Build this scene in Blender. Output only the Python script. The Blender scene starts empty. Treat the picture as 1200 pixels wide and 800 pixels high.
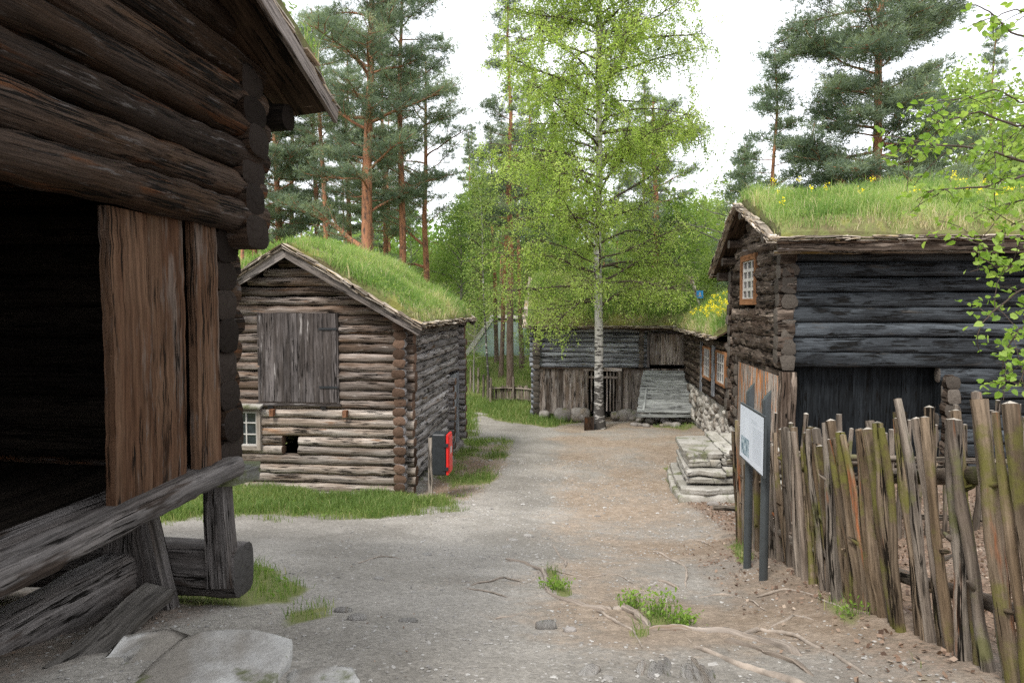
import bpy, math, random
import numpy as np
PI = math.pi
S = bpy.context.scene
COL = S.collection

# ------------------------------------------------------------------ camera frame (eye at the origin)
PSI, TH = math.radians(5.71), math.radians(3.0)
RT = np.array([math.cos(PSI), math.sin(PSI), 0.0])
HF = np.array([-math.sin(PSI), math.cos(PSI), 0.0])
ZZ = np.array([0, 0, 1.0])
FW = HF*math.cos(TH) - ZZ*math.sin(TH)
UPV = HF*math.sin(TH) + ZZ*math.cos(TH)
def ray(px, py): return FW + (px-600)/800*RT + (400-py)/800*UPV
def aty(px, py, y):            # point seen at (px,py) lying in the plane Y=y
    r = ray(px, py); return r*y/r[1]

# ------------------------------------------------------------------ numpy noise
_rt = np.random.RandomState(7).rand(256, 256)
def vnoise(x, y):
    x = np.asarray(x, float); y = np.asarray(y, float)
    xi = np.floor(x).astype(int); yi = np.floor(y).astype(int)
    fx = x-xi; fy = y-yi
    fx = fx*fx*(3-2*fx); fy = fy*fy*(3-2*fy)
    a = _rt[xi & 255, yi & 255]; b = _rt[(xi+1) & 255, yi & 255]
    c = _rt[xi & 255, (yi+1) & 255]; d = _rt[(xi+1) & 255, (yi+1) & 255]
    return (a*(1-fx)+b*fx)*(1-fy)+(c*(1-fx)+d*fx)*fy
def fbm(x, y, o=4, s=1.0):
    v = 0; a = 1; t = 0
    for k in range(o):
        v = v+a*(vnoise(x*s*2**k+17.3*k, y*s*2**k+5.1*k)-.5); t += a; a *= .5
    return v/t*2
def sstep(a, b, x):
    t = np.clip((x-a)/(b-a), 0, 1); return t*t*(3-2*t)

# ------------------------------------------------------------------ terrain height
_gy = [-200, 0, 1.5, 2.8, 5, 8, 10.5, 12, 15.5, 18.5, 21, 25, 32, 38, 48, 60, 90, 150, 600]
_gz = [-1.3, -1.4, -1.5, -1.66, -2.19, -2.86, -3.23, -3.42, -3.6, -3.79, -3.92, -4.17, -4.42, -4.1, -3.5, -1.5, 3.0, 6, 9]
def G(x, y):
    x = np.asarray(x, float); y = np.asarray(y, float)
    z = np.interp(y, _gy, _gz)
    z = z + .12*sstep(1.0, 2.0, x)*(1-sstep(9, 12, y))
    z = z + .55*sstep(3.0, 6.5, x)*sstep(6, 9, y)*(1-sstep(26, 34, y))
    z = z + 1.6*sstep(8, 26, x)*sstep(10, 22, y) + .8*sstep(6, 22, -x)*sstep(18, 30, y)
    z = z - .05*np.exp(-((x+.6)/1.6)**2)*sstep(3, 9, y)
    z = z + .045*fbm(x, y, 3, .55)*np.interp(y, [0, 20, 40], [1, 1.3, 5])
    z = z + .016*fbm(x, y, 4, 2.6)*(1-sstep(18, 30, y))
    return z
def gat(px, py):               # point of the ground seen at (px,py)
    r = ray(px, py); t = 1.0
    for k in range(4000):
        p = r*t
        if p[2] < G(p[0], p[1]): break
        t *= 1.004
    return np.array([p[0], p[1], float(G(p[0], p[1]))])

# ------------------------------------------------------------------ mesh builder
class MB:
    def __init__(s): s.v = []; s.uv = []; s.r = []; s.f = []; s.m = []; s.n = 0
    def add(s, V, F, uv=None, rnd=0.5, mat=0):
        V = np.asarray(V, np.float32).reshape(-1, 3); F = np.asarray(F, np.int64)
        s.v.append(V); k = len(V)
        s.uv.append(np.zeros((k, 2), np.float32) if uv is None else np.asarray(uv, np.float32))
        s.r.append(np.full(k, rnd, np.float32) if np.isscalar(rnd) else np.asarray(rnd, np.float32))
        s.f.append(F+s.n); s.m.append(np.full(len(F), mat, np.int32) if np.isscalar(mat) else np.asarray(mat, np.int32)); s.n += k
        return s
    def mesh(s, name, mats, smooth=True):
        me = bpy.data.meshes.new(name)
        V = np.concatenate(s.v); UV = np.concatenate(s.uv); R = np.concatenate(s.r)
        li = np.concatenate([f.ravel() for f in s.f]); tot = np.concatenate([np.full(len(f), f.shape[1], np.int32) for f in s.f])
        st = np.concatenate([[0], np.cumsum(tot)[:-1]]).astype(np.int32)
        me.vertices.add(len(V)); me.vertices.foreach_set('co', V.ravel())
        me.loops.add(len(li)); me.loops.foreach_set('vertex_index', li.astype(np.int32))
        me.polygons.add(len(tot)); me.polygons.foreach_set('loop_start', st)
        me.polygons.foreach_set('material_index', np.concatenate(s.m))
        me.polygons.foreach_set('use_smooth', np.full(len(tot), smooth, bool))
        u = me.uv_layers.new(name='UVMap'); u.data.foreach_set('uv', UV[li].ravel())
        a = me.attributes.new('rnd', 'FLOAT', 'POINT'); a.data.foreach_set('value', R)
        me.update(calc_edges=True)
        for m in mats: me.materials.append(m)
        return me
def tag(o, label=None, cat=None, group=None, kind=None):
    if label: o['label'] = label
    if cat: o['category'] = cat
    if group: o['group'] = group
    if kind: o['kind'] = kind
    return o
def obj(name, mb, mats, parent=None, smooth=True, loc=None):
    if not isinstance(mats, (list, tuple)): mats = [mats]
    me = mb if isinstance(mb, bpy.types.Mesh) else mb.mesh(name, mats, smooth)
    o = bpy.data.objects.new(name, me); COL.objects.link(o)
    if parent is not None:
        o.parent = parent
        if parent.get('_w') is not None or loc is None: pass
        o.matrix_parent_inverse = WM(parent).inverted()
    if loc is not None: o.location = loc
    return o
from mathutils import Matrix, Vector, Euler
def WM(o):
    m = Matrix.LocRotScale(o.location, o.rotation_euler, o.scale)
    return (WM(o.parent) @ o.matrix_parent_inverse @ m) if o.parent else m
def thing(name, label, cat, loc=(0, 0, 0), group=None):
    o = bpy.data.objects.new(name, None); COL.objects.link(o); o.location = [float(c) for c in loc]
    return tag(o, label, cat, group)
def dup(root, loc, rz=0, sc=1.0, label=None, group=None):
    r = root.copy(); COL.objects.link(r); r.location = [float(c) for c in loc]; r.rotation_euler = (0, 0, rz); r.scale = (sc, sc, sc)
    if label: r['label'] = label
    if group: r['group'] = group
    for ch in list(root.children):
        c = ch.copy(); COL.objects.link(c); c.parent = r; c.matrix_parent_inverse = Matrix.Identity(4)
        for g in ch.children:
            d = g.copy(); COL.objects.link(d); d.parent = c; d.matrix_parent_inverse = Matrix.Identity(4)
    return r

# ------------------------------------------------------------------ shapes
def unit(v): v = np.asarray(v, float); return v/np.linalg.norm(v)
RS = np.random.RandomState(11)
def wig(n, k, amp, rs):          # smooth 1-D noise, n samples from k knots
    k = max(2, int(k)); return np.interp(np.linspace(0, 1, n), np.linspace(0, 1, k), rs.uniform(-amp, amp, k))
def log(mb, p0, p1, h, w, n=10, ds=.3, rough=.008, sq=.85, flare=0.0, mat=0, emat=1, wob=.012):
    p0 = np.array(p0, float); p1 = np.array(p1, float); L = np.linalg.norm(p1-p0); d = (p1-p0)/L
    up = ZZ if abs(d[2]) < .8 else np.array([0, 1.0, 0])
    sd = unit(np.cross(d, up)); up = np.cross(sd, d)
    m = max(3, int(L/ds)+1); t = np.linspace(0, 1, m); ph = np.linspace(PI, -PI, n+1)
    c = np.cos(ph); s_ = np.sin(ph)
    cy = np.sign(c)*np.abs(c)**sq; cz = np.sign(s_)*np.abs(s_)**sq
    k = L/.9+2
    hh = h*.5*(1+wig(m, k, .07, RS)); ww = w*.5*(1+wig(m, k, .08, RS))
    if flare: 
        e = np.exp(-((1-t)*L/.12)**2)+np.exp(-(t*L/.12)**2); ww = ww*(1+flare*e)
    lump = RS.uniform(-rough, rough, (m, n)); lump = lump + .6*np.roll(lump, 1, 1); lump = np.concatenate([lump, lump[:, :1]], 1)
    oy = wig(m, k, wob, RS); oz = wig(m, k, wob*.7, RS)
    Y = cy[None, :]*(ww[:, None]+lump)+oy[:, None]; Z = cz[None, :]*(hh[:, None]+lump)+oz[:, None]
    V = p0+d*(t*L)[:, None, None]+sd*Y[..., None]+up*Z[..., None]
    r = RS.rand(); per = (h+w)*1.5/(2*PI)
    uv = np.stack([np.repeat((t*L)[:, None], n+1, 1)+r*31, np.repeat((ph*per)[None], m, 0)], -1)
    i = np.arange(m-1)[:, None]*(n+1)+np.arange(n)[None, :]
    F = np.stack([i, i+1, i+n+2, i+n+1], -1).reshape(-1, 4)
    mb.add(V.reshape(-1, 3), F, uv.reshape(-1, 2), r, mat)
    for e, sgn in ((0, -1), (m-1, 1)):
        ring = V[e, :n]; cen = ring.mean(0)+d*sgn*.012; cyz = np.stack([Y[e, :n], Z[e, :n]], -1)
        inn = cen+(ring-cen)*.8+0*d; 
        VV = np.concatenate([ring+d*sgn*0, inn+d*sgn*.008, [cen]]); uu = np.concatenate([cyz, cyz*.8, [[0, 0]]])
        a = np.arange(n); b = (a+1) % n
        q = np.stack([a, b, b+n, a+n], -1); tr = np.stack([a+n, b+n, np.full(n, 2*n)], -1)
        if sgn < 0: q = q[:, ::-1]; tr = tr[:, ::-1]
        mb.add(VV, q, uu+0, r, emat); mb.f.append(tr+mb.n-len(VV)); mb.m.append(np.full(n, emat, np.int32))
def box(mb, lo, hi, mat=0, rnd=None, ulong=None):
    lo, hi = np.minimum(lo, hi).astype(float), np.maximum(lo, hi).astype(float)
    r = RS.rand() if rnd is None else rnd
    D = hi-lo; L = int(np.argmax(D)) if ulong is None else ulong
    for ax in range(3):
        o = [a for a in range(3) if a != ax]
        for sgn in (0, 1):
            P = []
            for a, b in ((0, 0), (1, 0), (1, 1), (0, 1)):
                p = np.zeros(3); p[ax] = (lo, hi)[sgn][ax]; p[o[0]] = (lo, hi)[a][o[0]]; p[o[1]] = (lo, hi)[b][o[1]]; P.append(p)
            P = np.array(P)
            if L == ax: uv = P[:, o]
            else:
                w = [a for a in o if a != L][0]; uv = np.stack([P[:, L]+r*31, P[:, w]+sgn*.4+ax*.9], -1)
            F = [[0, 1, 2, 3]]
            if (sgn == 1) == (ax == 1): F = [[3, 2, 1, 0]]
            mb.add(P, F, uv, r, mat)
def plank(mb, p0, p1, nrm, w, t, w1=None, seg=None, wob=.004, ragged=0.0, mat=0, bow=0.0):
    """board from p0 to p1 (centre line), face normal nrm"""
    p0 = np.array(p0, float); p1 = np.array(p1, float); L = np.linalg.norm(p1-p0); d = (p1-p0)/L
    sd = unit(np.cross(d, nrm)); nn = np.cross(sd, d); w1 = w if w1 is None else w1
    m = seg or max(3, int(L/.25)+1); T = np.linspace(0, 1, m); r = RS.rand()
    W = (w+(w1-w)*T)*.5; l = -W+wig(m, m, wob, RS); R_ = W+wig(m, m, wob, RS); off = wig(m, 3, wob, RS)+bow*np.sin(T*PI)
    ex = RS.uniform(-ragged, ragged, 2)
    def pt(side, top, k): return p0+d*(T[k]*L)+sd*side+nn*(off[k]+(t if top else -t)*.5)+(d*ex[0] if k == m-1 and side > 0 else 0)+(d*ex[1] if k == m-1 and side <= 0 else 0)
    A = np.array([[pt(l[k], 0, k), pt(R_[k], 0, k), pt(R_[k], 1, k), pt(l[k], 1, k)] for k in range(m)])
    for i, (a, b) in enumerate(((1, 0), (2, 1), (3, 2), (0, 3))):
        V = A[:, [a, b]].reshape(-1, 3); width = (w if i % 2 == 0 else t)
        uv = np.stack([np.repeat(T*L, 2)+r*31, np.tile([0, width], m)+i*.7], -1)
        k = np.arange(m-1)*2; F = np.stack([k, k+1, k+3, k+2], -1)
        mb.add(V, F, uv, r, mat)
    mb.add(A[0], [[0, 1, 2, 3]], [[0, 0], [w, 0], [w, t], [0, t]], r, mat)
    mb.add(A[-1], [[3, 2, 1, 0]], [[0, t], [w, t], [w, 0], [0, 0]], r, mat)
def tube(mb, P, R, n=6, mat=0, rnd=None, cap=True, lump=0.0):
    P = np.asarray(P, float); m = len(P); R = np.broadcast_to(np.asarray(R, float), (m,))
    T = np.gradient(P, axis=0); T /= np.linalg.norm(T, axis=1)[:, None]+1e-9
    a = np.array([1.0, 0, 0]) if abs(T[0][0]) < .7 else np.array([0, 1.0, 0])
    N = np.cross(T, a); N /= np.linalg.norm(N, axis=1)[:, None]+1e-9; B = np.cross(T, N)
    ph = np.linspace(0, 2*PI, n+1)
    RR = R[:, None]*np.ones(n+1)
    if lump:
        q = 1+RS.uniform(-lump, lump, (m, n)); RR = R[:, None]*np.concatenate([q, q[:, :1]], 1)
    V = P[:, None]+RR[..., None]*(N[:, None]*np.cos(ph)[None, :, None]+B[:, None]*np.sin(ph)[None, :, None])
    s = np.concatenate([[0], np.cumsum(np.linalg.norm(np.diff(P, axis=0), axis=1))])
    r = RS.rand() if rnd is None else rnd
    rr = r if np.isscalar(r) else np.repeat(r, n+1)
    uv = np.stack([np.repeat(s[:, None], n+1, 1), np.repeat((ph*R.max())[None], m, 0)], -1)
    i = np.arange(m-1)[:, None]*(n+1)+np.arange(n)[None, :]
    F = np.stack([i, i+n+1, i+n+2, i+1], -1).reshape(-1, 4)[:, ::-1]
    mb.add(V.reshape(-1, 3), F, uv.reshape(-1, 2), rr, mat)
    if cap:
        for e in (0, m-1):
            rg = V[e, :n]; VV = np.concatenate([rg, [rg.mean(0)]]); a_ = np.arange(n); b_ = (a_+1) % n
            mb.add(VV, np.stack([a_, b_, np.full(n, n)], -1)[:, ::(1 if e else -1)], np.zeros((n+1, 2)), (r if np.isscalar(r) else r[e]), mat)
def slab(mb, out, z0, z1, rough=.015, tilt=(0, 0), mat=0, inner=(.93, .7, .4), dome=0.0):
    """irregular flat stone from an outline"""
    out = np.array(out, float); c = out.mean(0)
    o = []
    for i in range(len(out)):
        a, b = out[i], out[(i+1) % len(out)]
        L = np.linalg.norm(b-a); k = max(1, int(L/.12))
        for j in range(k): o.append(a+(b-a)*j/k)
    o = np.array(o); n = len(o); rings = []
    H = z1-z0
    for sc, zz in [(.97, z0), (1.0, z0+H*.35), (.985, z0+H*.6), (1.0, z1-min(.03, H*.2))]+[(q, z1+dome*(1-q)) for q in (.975,)+inner]:
        p = c+(o-c)*sc; 
        q = p+RS.uniform(-rough, rough, p.shape); z = zz+RS.uniform(-rough, rough, n)*.4+(p-c)@np.array(tilt)
        rings.append(np.column_stack([q, z]))
    V = np.concatenate(rings+[[np.append(c, z1+dome)]]); F = []
    for k in range(len(rings)-1):
        a = np.arange(n)+k*n; b = (np.arange(n)+1) % n+k*n
        F.append(np.stack([a, b, b+n, a+n], -1))
    k = len(rings)-1; a = np.arange(n)+k*n; b = (np.arange(n)+1) % n+k*n
    mb.add(V, np.concatenate(F), V[:, :2], RS.rand(), mat)
    mb.f.append(np.stack([a, b, np.full(n, len(V)-1)], -1)+mb.n-len(V)); mb.m.append(np.full(n, mat, np.int32))
def rock(mb, c, sz, seed=0, n=12, sq=.75, rough=.12, mat=0, rz=0.0):
    rs = np.random.RandomState(seed); m = n
    th = np.linspace(0, PI, m//2+2); ph = np.linspace(0, 2*PI, m+1)[:-1]
    T, P_ = np.meshgrid(th, ph, indexing='ij')
    x = np.sin(T)*np.cos(P_); y = np.sin(T)*np.sin(P_); z = np.cos(T)
    f = lambda a: np.sign(a)*np.abs(a)**sq
    k = 1+rough*(fbm(x*2+seed, y*2+z*2, 3)+fbm(z*3+seed, x*3, 2)*.6+rs.uniform(-.15, .15, x.shape))
    V = np.stack([f(x)*sz[0]*k, f(y)*sz[1]*k, f(z)*sz[2]*k], -1).reshape(-1, 3)
    cr, sr = math.cos(rz), math.sin(rz)
    V = np.stack([V[:, 0]*cr-V[:, 1]*sr, V[:, 0]*sr+V[:, 1]*cr, V[:, 2]], -1)+np.array(c)
    R0 = len(th); i = np.arange(R0-1)[:, None]*m+np.arange(m)[None]; j = np.arange(R0-1)[:, None]*m+(np.arange(m)[None]+1) % m
    F = np.stack([i, i+m, j+m, j], -1).reshape(-1, 4)
    mb.add(V, F, V[:, :2], rs.rand(), mat)

# ------------------------------------------------------------------ materials
class NT:
    def __init__(s, name):
        s.m = bpy.data.materials.new(name); s.m.use_nodes = True; s.t = s.m.node_tree; s.t.nodes.clear()
        s.out = s.N('ShaderNodeOutputMaterial')
    def N(s, typ, **kw):
        n = s.t.nodes.new(typ)
        for k, v in kw.items(): setattr(n, k, v)
        return n
    def L(s, a, b): s.t.links.new(a, b)
    def val(s, sock, v):
        if hasattr(v, 'is_output') or isinstance(v, bpy.types.NodeSocket): s.L(v, sock)
        else: sock.default_value = v
    def math(s, op, a, b=0.0, clamp=False):
        n = s.N('ShaderNodeMath', operation=op, use_clamp=clamp); s.val(n.inputs[0], a); s.val(n.inputs[1], b); return n.outputs[0]
    def mix(s, f, a, b, mode='MIX'):
        n = s.N('ShaderNodeMix', data_type='RGBA', blend_type=mode); s.val(n.inputs[0], f)
        for k, v in ((6, a), (7, b)):
            if isinstance(v, (tuple, list)): v = tuple(v)+(1,)*(4-len(v))
            s.val(n.inputs[k], v)
        return n.outputs[2]
    def noise(s, vec, scale=1, detail=4, rough=.6, dist=0):
        n = s.N('ShaderNodeTexNoise'); s.L(vec, n.inputs['Vector']); n.inputs['Scale'].default_value = scale
        n.inputs['Detail'].default_value = detail; n.inputs['Roughness'].default_value = rough; n.inputs['Distortion'].default_value = dist
        return n.outputs['Fac']
    def voro(s, vec, scale=1, feature='F1', out='Distance', rnd=1.0):
        n = s.N('ShaderNodeTexVoronoi', feature=feature); s.L(vec, n.inputs['Vector']); n.inputs['Scale'].default_value = scale
        n.inputs['Randomness'].default_value = rnd
        return n.outputs[out]
    def ramp(s, f, a, b, lo=0.0, hi=1.0):
        n = s.N('ShaderNodeMapRange', interpolation_type='SMOOTHSTEP'); s.L(f, n.inputs[0])
        n.inputs[1].default_value = a; n.inputs[2].default_value = b; n.inputs[3].default_value = lo; n.inputs[4].default_value = hi
        return n.outputs[0]
    def vec(s, x, y, z=0.0):
        n = s.N('ShaderNodeCombineXYZ'); s.val(n.inputs[0], x); s.val(n.inputs[1], y); s.val(n.inputs[2], z); return n.outputs[0]
    def pos(s):
        return s.N('ShaderNodeNewGeometry').outputs['Position']
    def attr(s, name): return s.N('ShaderNodeAttribute', attribute_name=name).outputs['Fac']
    def bump(s, h, dist, strength=1.0):
        n = s.N('ShaderNodeBump'); s.L(h, n.inputs['Height']); n.inputs['Distance'].default_value = dist; n.inputs['Strength'].default_value = strength
        return n.outputs[0]
    def pbr(s, col, rough=.85, normal=None, spec=.3, metal=0.0, alpha=None):
        n = s.N('ShaderNodeBsdfPrincipled')
        if isinstance(col, (tuple, list)): col = tuple(col)+(1,)*(4-len(col))
        s.val(n.inputs['Base Color'], col); s.val(n.inputs['Roughness'], rough)
        n.inputs['Specular IOR Level'].default_value = spec; n.inputs['Metallic'].default_value = metal
        if normal is not None: s.L(normal, n.inputs['Normal'])
        s.L(n.outputs[0], s.out.inputs[0]); return n
def uvsplit(k):
    n = k.N('ShaderNodeUVMap'); sp = k.N('ShaderNodeSeparateXYZ'); k.L(n.outputs[0], sp.inputs[0]); return sp.outputs[0], sp.outputs[1]
def wood(name, ca, cb, cc=None, var=.5, grain=45, crack=.03, crackd=.95, bd=.012, rough=.85, moss=0.0, mossc=(.08, .1, .02), spec=.06, cthr=.58, knots=True, contrast=1.08, wear=0.0, wear_hilite_c=(.3, .27, .24)):
    """weathered wood; UV u runs with the grain. ca/cb = main tones, cc = odd warm patches"""
    k = NT(name); u, v = uvsplit(k); r = k.attr('rnd')
    ru = k.math('MULTIPLY', r, 47.0)
    def V(su, sv): return k.vec(k.math('ADD', k.math('MULTIPLY', u, su), ru), k.math('MULTIPLY', v, sv), k.math('MULTIPLY', r, 91.0))
    w = k.noise(V(.7, 2.0), 1, 3, .5)
    v2 = k.math('ADD', v, k.math('MULTIPLY', w, .010))
    def VW(su, sv): return k.vec(k.math('ADD', k.math('MULTIPLY', u, su), ru), k.math('MULTIPLY', v2, sv), k.math('MULTIPLY', r, 91.0))
    g = k.noise(VW(1.7, grain*1.3), 1, 8, .74); fine = k.noise(VW(14.0, grain*6), 1, 3, .85)
    p = k.noise(V(.8, 5.0), 1, 4, .6)
    cn = k.noise(VW(.6, grain*.5), 1, 5, .6)
    cr = k.ramp(k.math('ABSOLUTE', k.math('SUBTRACT', cn, .5)), crack*.35, crack*.8, 1.0, 0.0)
    cm = k.ramp(k.noise(V(1.6, 6.0), 1, 3, .6), .47, .58)
    cr = k.math('MULTIPLY', cr, cm)
    col = k.mix(k.ramp(p, .36, .64), ca, cb)
    if cc is not None:
        col = k.mix(k.ramp(k.noise(V(1.1, 8.0), 1, 4, .65), cthr, cthr+.1), col, cc)
    gm = k.math('ADD', k.math('MULTIPLY', k.ramp(g, .34, .68), .95*contrast), k.math('MULTIPLY', fine, .75))
    gm = k.math('ADD', gm, .63-.47*contrast)
    col = k.mix(1.0, col, k.vec(gm, gm, gm), 'MULTIPLY')
    if knots:
        kd = k.voro(VW(1.1, 7.0), 1); kn = k.ramp(kd, .07, .16, 1.0, 0.0)
        col = k.mix(k.math('MULTIPLY', kn, .75), col, tuple(c*.18 for c in ca))
    b = k.math('ADD', k.math('MULTIPLY', r, var*1.3), 1-var*.65)
    col = k.mix(1.0, col, k.vec(b, b, b), 'MULTIPLY')
    if wear: 
        wn = k.noise(VW(3.0, 22), 1, 5, .75)
        col = k.mix(k.ramp(wn, .62-.1*wear, .70), col, wear_hilite_c)  # pale streaks of worn grain; on near logs they stand in for highlights
    if moss:
        pn = k.noise(k.pos(), 3.1, 5, .65)
        col = k.mix(k.math('MULTIPLY', k.ramp(pn, .62-.25*moss, .74-.2*moss), .85), col, mossc)
    col = k.mix(k.math('MULTIPLY', cr, crackd), col, (.006, .005, .004))
    h = k.math('SUBTRACT', k.math('ADD', k.math('MULTIPLY', g, .5), k.math('MULTIPLY', fine, .12)), k.math('MULTIPLY', cr, 1.1))
    k.pbr(col, rough, k.bump(h, bd), spec); return k.m
def endgrain(name, ca, cb):
    k = NT(name); u, v = uvsplit(k); vec = k.vec(u, v); r = k.attr('rnd')
    n = k.N('ShaderNodeVectorMath', operation='LENGTH'); k.L(vec, n.inputs[0]); d = n.outputs['Value']
    nz = k.noise(k.pos(), 14, 4, .6)
    ring = k.math('SINE', k.math('ADD', k.math('MULTIPLY', d, 520.0), k.math('MULTIPLY', nz, 9.0)))
    col = k.mix(k.ramp(ring, -1, 1), ca, cb)
    an = k.N('ShaderNodeMath', operation='ARCTAN2'); k.L(v, an.inputs[0]); k.L(u, an.inputs[1])
    rad = k.noise(k.vec(k.math('ADD', u, k.math('MULTIPLY', r, 40.0)), k.math('ADD', v, k.math('MULTIPLY', nz, .02))), 7, 1, .4)
    cr = k.ramp(k.math('ABSOLUTE', k.math('SUBTRACT', rad, .5)), .003, .016, 1.0, 0.0)
    b = k.math('ADD', k.math('MULTIPLY', r, .8), .5)
    col = k.mix(1.0, col, k.vec(b, b, b), 'MULTIPLY'); col = k.mix(k.math('MULTIPLY', cr, .2), col, (.006, .005, .004))
    h = k.math('SUBTRACT', k.math('MULTIPLY', nz, 1.2), k.math('MULTIPLY', cr, .12))
    k.pbr(col, .95, k.bump(h, .02), .05); return k.m
def leafy(name, stops, trans=.35, rough=.6, tmul=1.6):
    """stops: list of (position, colour) over the per-leaf random value"""
    k = NT(name); r = k.attr('rnd'); cr = k.N('ShaderNodeValToRGB'); k.L(r, cr.inputs[0])
    e = cr.color_ramp.elements
    e[0].position, e[0].color = stops[0][0], (*stops[0][1], 1); e[1].position, e[1].color = stops[-1][0], (*stops[-1][1], 1)
    for p, c in stops[1:-1]:
        q = e.new(p); q.color = (*c, 1)
    b = k.N('ShaderNodeBsdfPrincipled'); k.L(cr.outputs[0], b.inputs['Base Color']); b.inputs['Roughness'].default_value = rough; b.inputs['Specular IOR Level'].default_value = .25
    t = k.N('ShaderNodeBsdfTranslucent'); k.L(k.mix(1.0, cr.outputs[0], (tmul, tmul, tmul*.6), 'MULTIPLY'), t.inputs[0])
    m = k.N('ShaderNodeMixShader'); m.inputs[0].default_value = trans; k.L(b.outputs[0], m.inputs[1]); k.L(t.outputs[0], m.inputs[2])
    k.L(m.outputs[0], k.out.inputs[0]); return k.m
def stonem(name, ca, cb, cc, sc=3.0, moss=0.0, bd=.03, streak=(1, 1, 1), ckf=.7):
    k = NT(name); mp = k.N('ShaderNodeMapping'); k.L(k.pos(), mp.inputs[0]); mp.inputs['Scale'].default_value = streak
    P = mp.outputs[0]; n = k.noise(P, sc, 8, .65); n2 = k.noise(P, sc*.45, 4, .5, .5); n3 = k.noise(P, sc*14, 4, .7)
    col = k.mix(k.ramp(n, .35, .65), ca, cb); col = k.mix(k.ramp(n2, .52, .66), col, cc)
    s_ = k.math('ADD', k.math('MULTIPLY', n3, .7), .65); col = k.mix(1.0, col, k.vec(s_, s_, s_), 'MULTIPLY')
    r = k.attr('rnd'); b = k.math('ADD', k.math('MULTIPLY', r, .5), .75); col = k.mix(1.0, col, k.vec(b, b, b), 'MULTIPLY')
    if moss: col = k.mix(k.math('MULTIPLY', k.ramp(k.noise(P, sc*.9, 5, .7), .60-.2*moss, .70-.15*moss), .8), col, (.09, .10, .035))
    ck = k.ramp(k.voro(P, sc*.7, 'DISTANCE_TO_EDGE'), 0, .015, 1, 0); ck = k.math('MULTIPLY', ck, k.ramp(n2, .45, .6))
    ck = k.math('MULTIPLY', ck, ckf); col = k.mix(ck, col, (.03, .028, .025))
    h = k.math('SUBTRACT', k.math('ADD', n, k.math('MULTIPLY', n3, .25)), k.math('MULTIPLY', ck, .6))
    k.pbr(col, .9, k.bump(h, bd), .2); return k.m
def plain(name, c, rough=.5, metal=0.0, spec=.4, nz=.15):
    k = NT(name); n = k.noise(k.pos(), 9, 5, .6); col = k.mix(k.ramp(n, .3, .7), tuple(x*(1-nz) for x in c), tuple(min(1, x*(1+nz)) for x in c))
    k.pbr(col, rough, None, spec, metal); return k.m

M = {}
M['near'] = wood('dark_brown_log', (.040, .023, .013), (.048, .034, .026), (.075, .032, .014), var=.7, grain=44, crack=.045, bd=.03, cthr=.57, wear=.5, wear_hilite_c=(.115, .104, .098), spec=.10)  # pale grey streak colour paints highlights into the logs
M['near_end'] = endgrain('dark_log_end', (.018, .014, .012), (.036, .028, .023))
M['near_in'] = wood('shade_dark_log', (.014, .011, .009), (.022, .017, .013), None, var=.4, bd=.01)  # log colour darkened to stand for the gloom inside and under the eave
M['door'] = wood('warm_door_plank', (.064, .033, .019), (.098, .058, .036), (.10, .075, .06), var=.45, grain=30, crack=.03, bd=.012, cthr=.54, wear=.2, wear_hilite_c=(.11, .09, .078), contrast=.85)
M['sill'] = wood('grey_hewn_beam', (.10, .086, .078), (.165, .15, .142), (.06, .046, .038), var=.3, grain=38, bd=.015)
M['sill_end'] = endgrain('grey_beam_end', (.075, .07, .066), (.12, .112, .105))
M['grey'] = wood('weathered_grey_log', (.21, .165, .13), (.33, .29, .255), (.20, .125, .08), var=.5, grain=34, crack=.03, bd=.02, cthr=.60, wear=.1, wear_hilite_c=(.42, .385, .35))
M['grey_up'] = wood('brown_grey_log', (.12, .083, .06), (.19, .16, .14), (.2, .11, .06), var=.55, grain=34, crack=.03, bd=.02, cthr=.60, wear=.1, wear_hilite_c=(.34, .30, .27))
M['grey_side'] = wood('shaded_grey_log', (.18, .165, .152), (.30, .28, .27), (.15, .105, .07), var=.5, grain=34, crack=.035, bd=.02)
M['grey_end'] = endgrain('brown_log_end', (.085, .055, .04), (.15, .095, .066))
M['hatch'] = wood('dark_hatch_board', (.055, .046, .042), (.10, .088, .085), (.24, .22, .21), var=.45, grain=26, crack=.025, bd=.01, cthr=.60)
M['frame'] = wood('grey_frame_wood', (.2, .17, .14), (.3, .26, .23), None, var=.3, bd=.008)
M['barn'] = wood('blue_grey_barn_log', (.15, .155, .165), (.25, .26, .275), (.1, .085, .07), var=.45, grain=30, bd=.02)
M['barnb'] = wood('barn_board', (.12, .09, .07), (.23, .2, .18), (.3, .28, .27), var=.75, grain=24, bd=.012)
M['ramp'] = wood('pale_ramp_board', (.19, .195, .19), (.28, .29, .28), None, var=.25, grain=30, bd=.01)
M['ramp2'] = wood('grey_split_timber', (.10, .09, .08), (.17, .155, .14), None, var=.25, grain=30, bd=.012)
M['black'] = wood('tarred_black_log', (.021, .0235, .0265), (.052, .059, .066), (.06, .055, .05), var=.9, grain=40, crack=.05, bd=.03, rough=.7, spec=.16, cthr=.6)
M['blackd'] = wood('tarred_door_board', (.008, .009, .010), (.013, .015, .017), None, var=.4, grain=26, bd=.006, rough=.7)
M['char'] = wood('charred_rough_log', (.050, .035, .026), (.10, .078, .062), (.22, .175, .14), var=.6, grain=22, crack=.045, bd=.045, cthr=.56, wear=.35, wear_hilite_c=(.26, .235, .22))
M['char_end'] = endgrain('rough_log_end', (.06, .052, .045), (.14, .12, .1))
M['orange'] = wood('orange_grey_board', (.24, .2, .17), (.32, .27, .23), (.42, .17, .06), var=.5, grain=20, bd=.01, cthr=.50)
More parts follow.
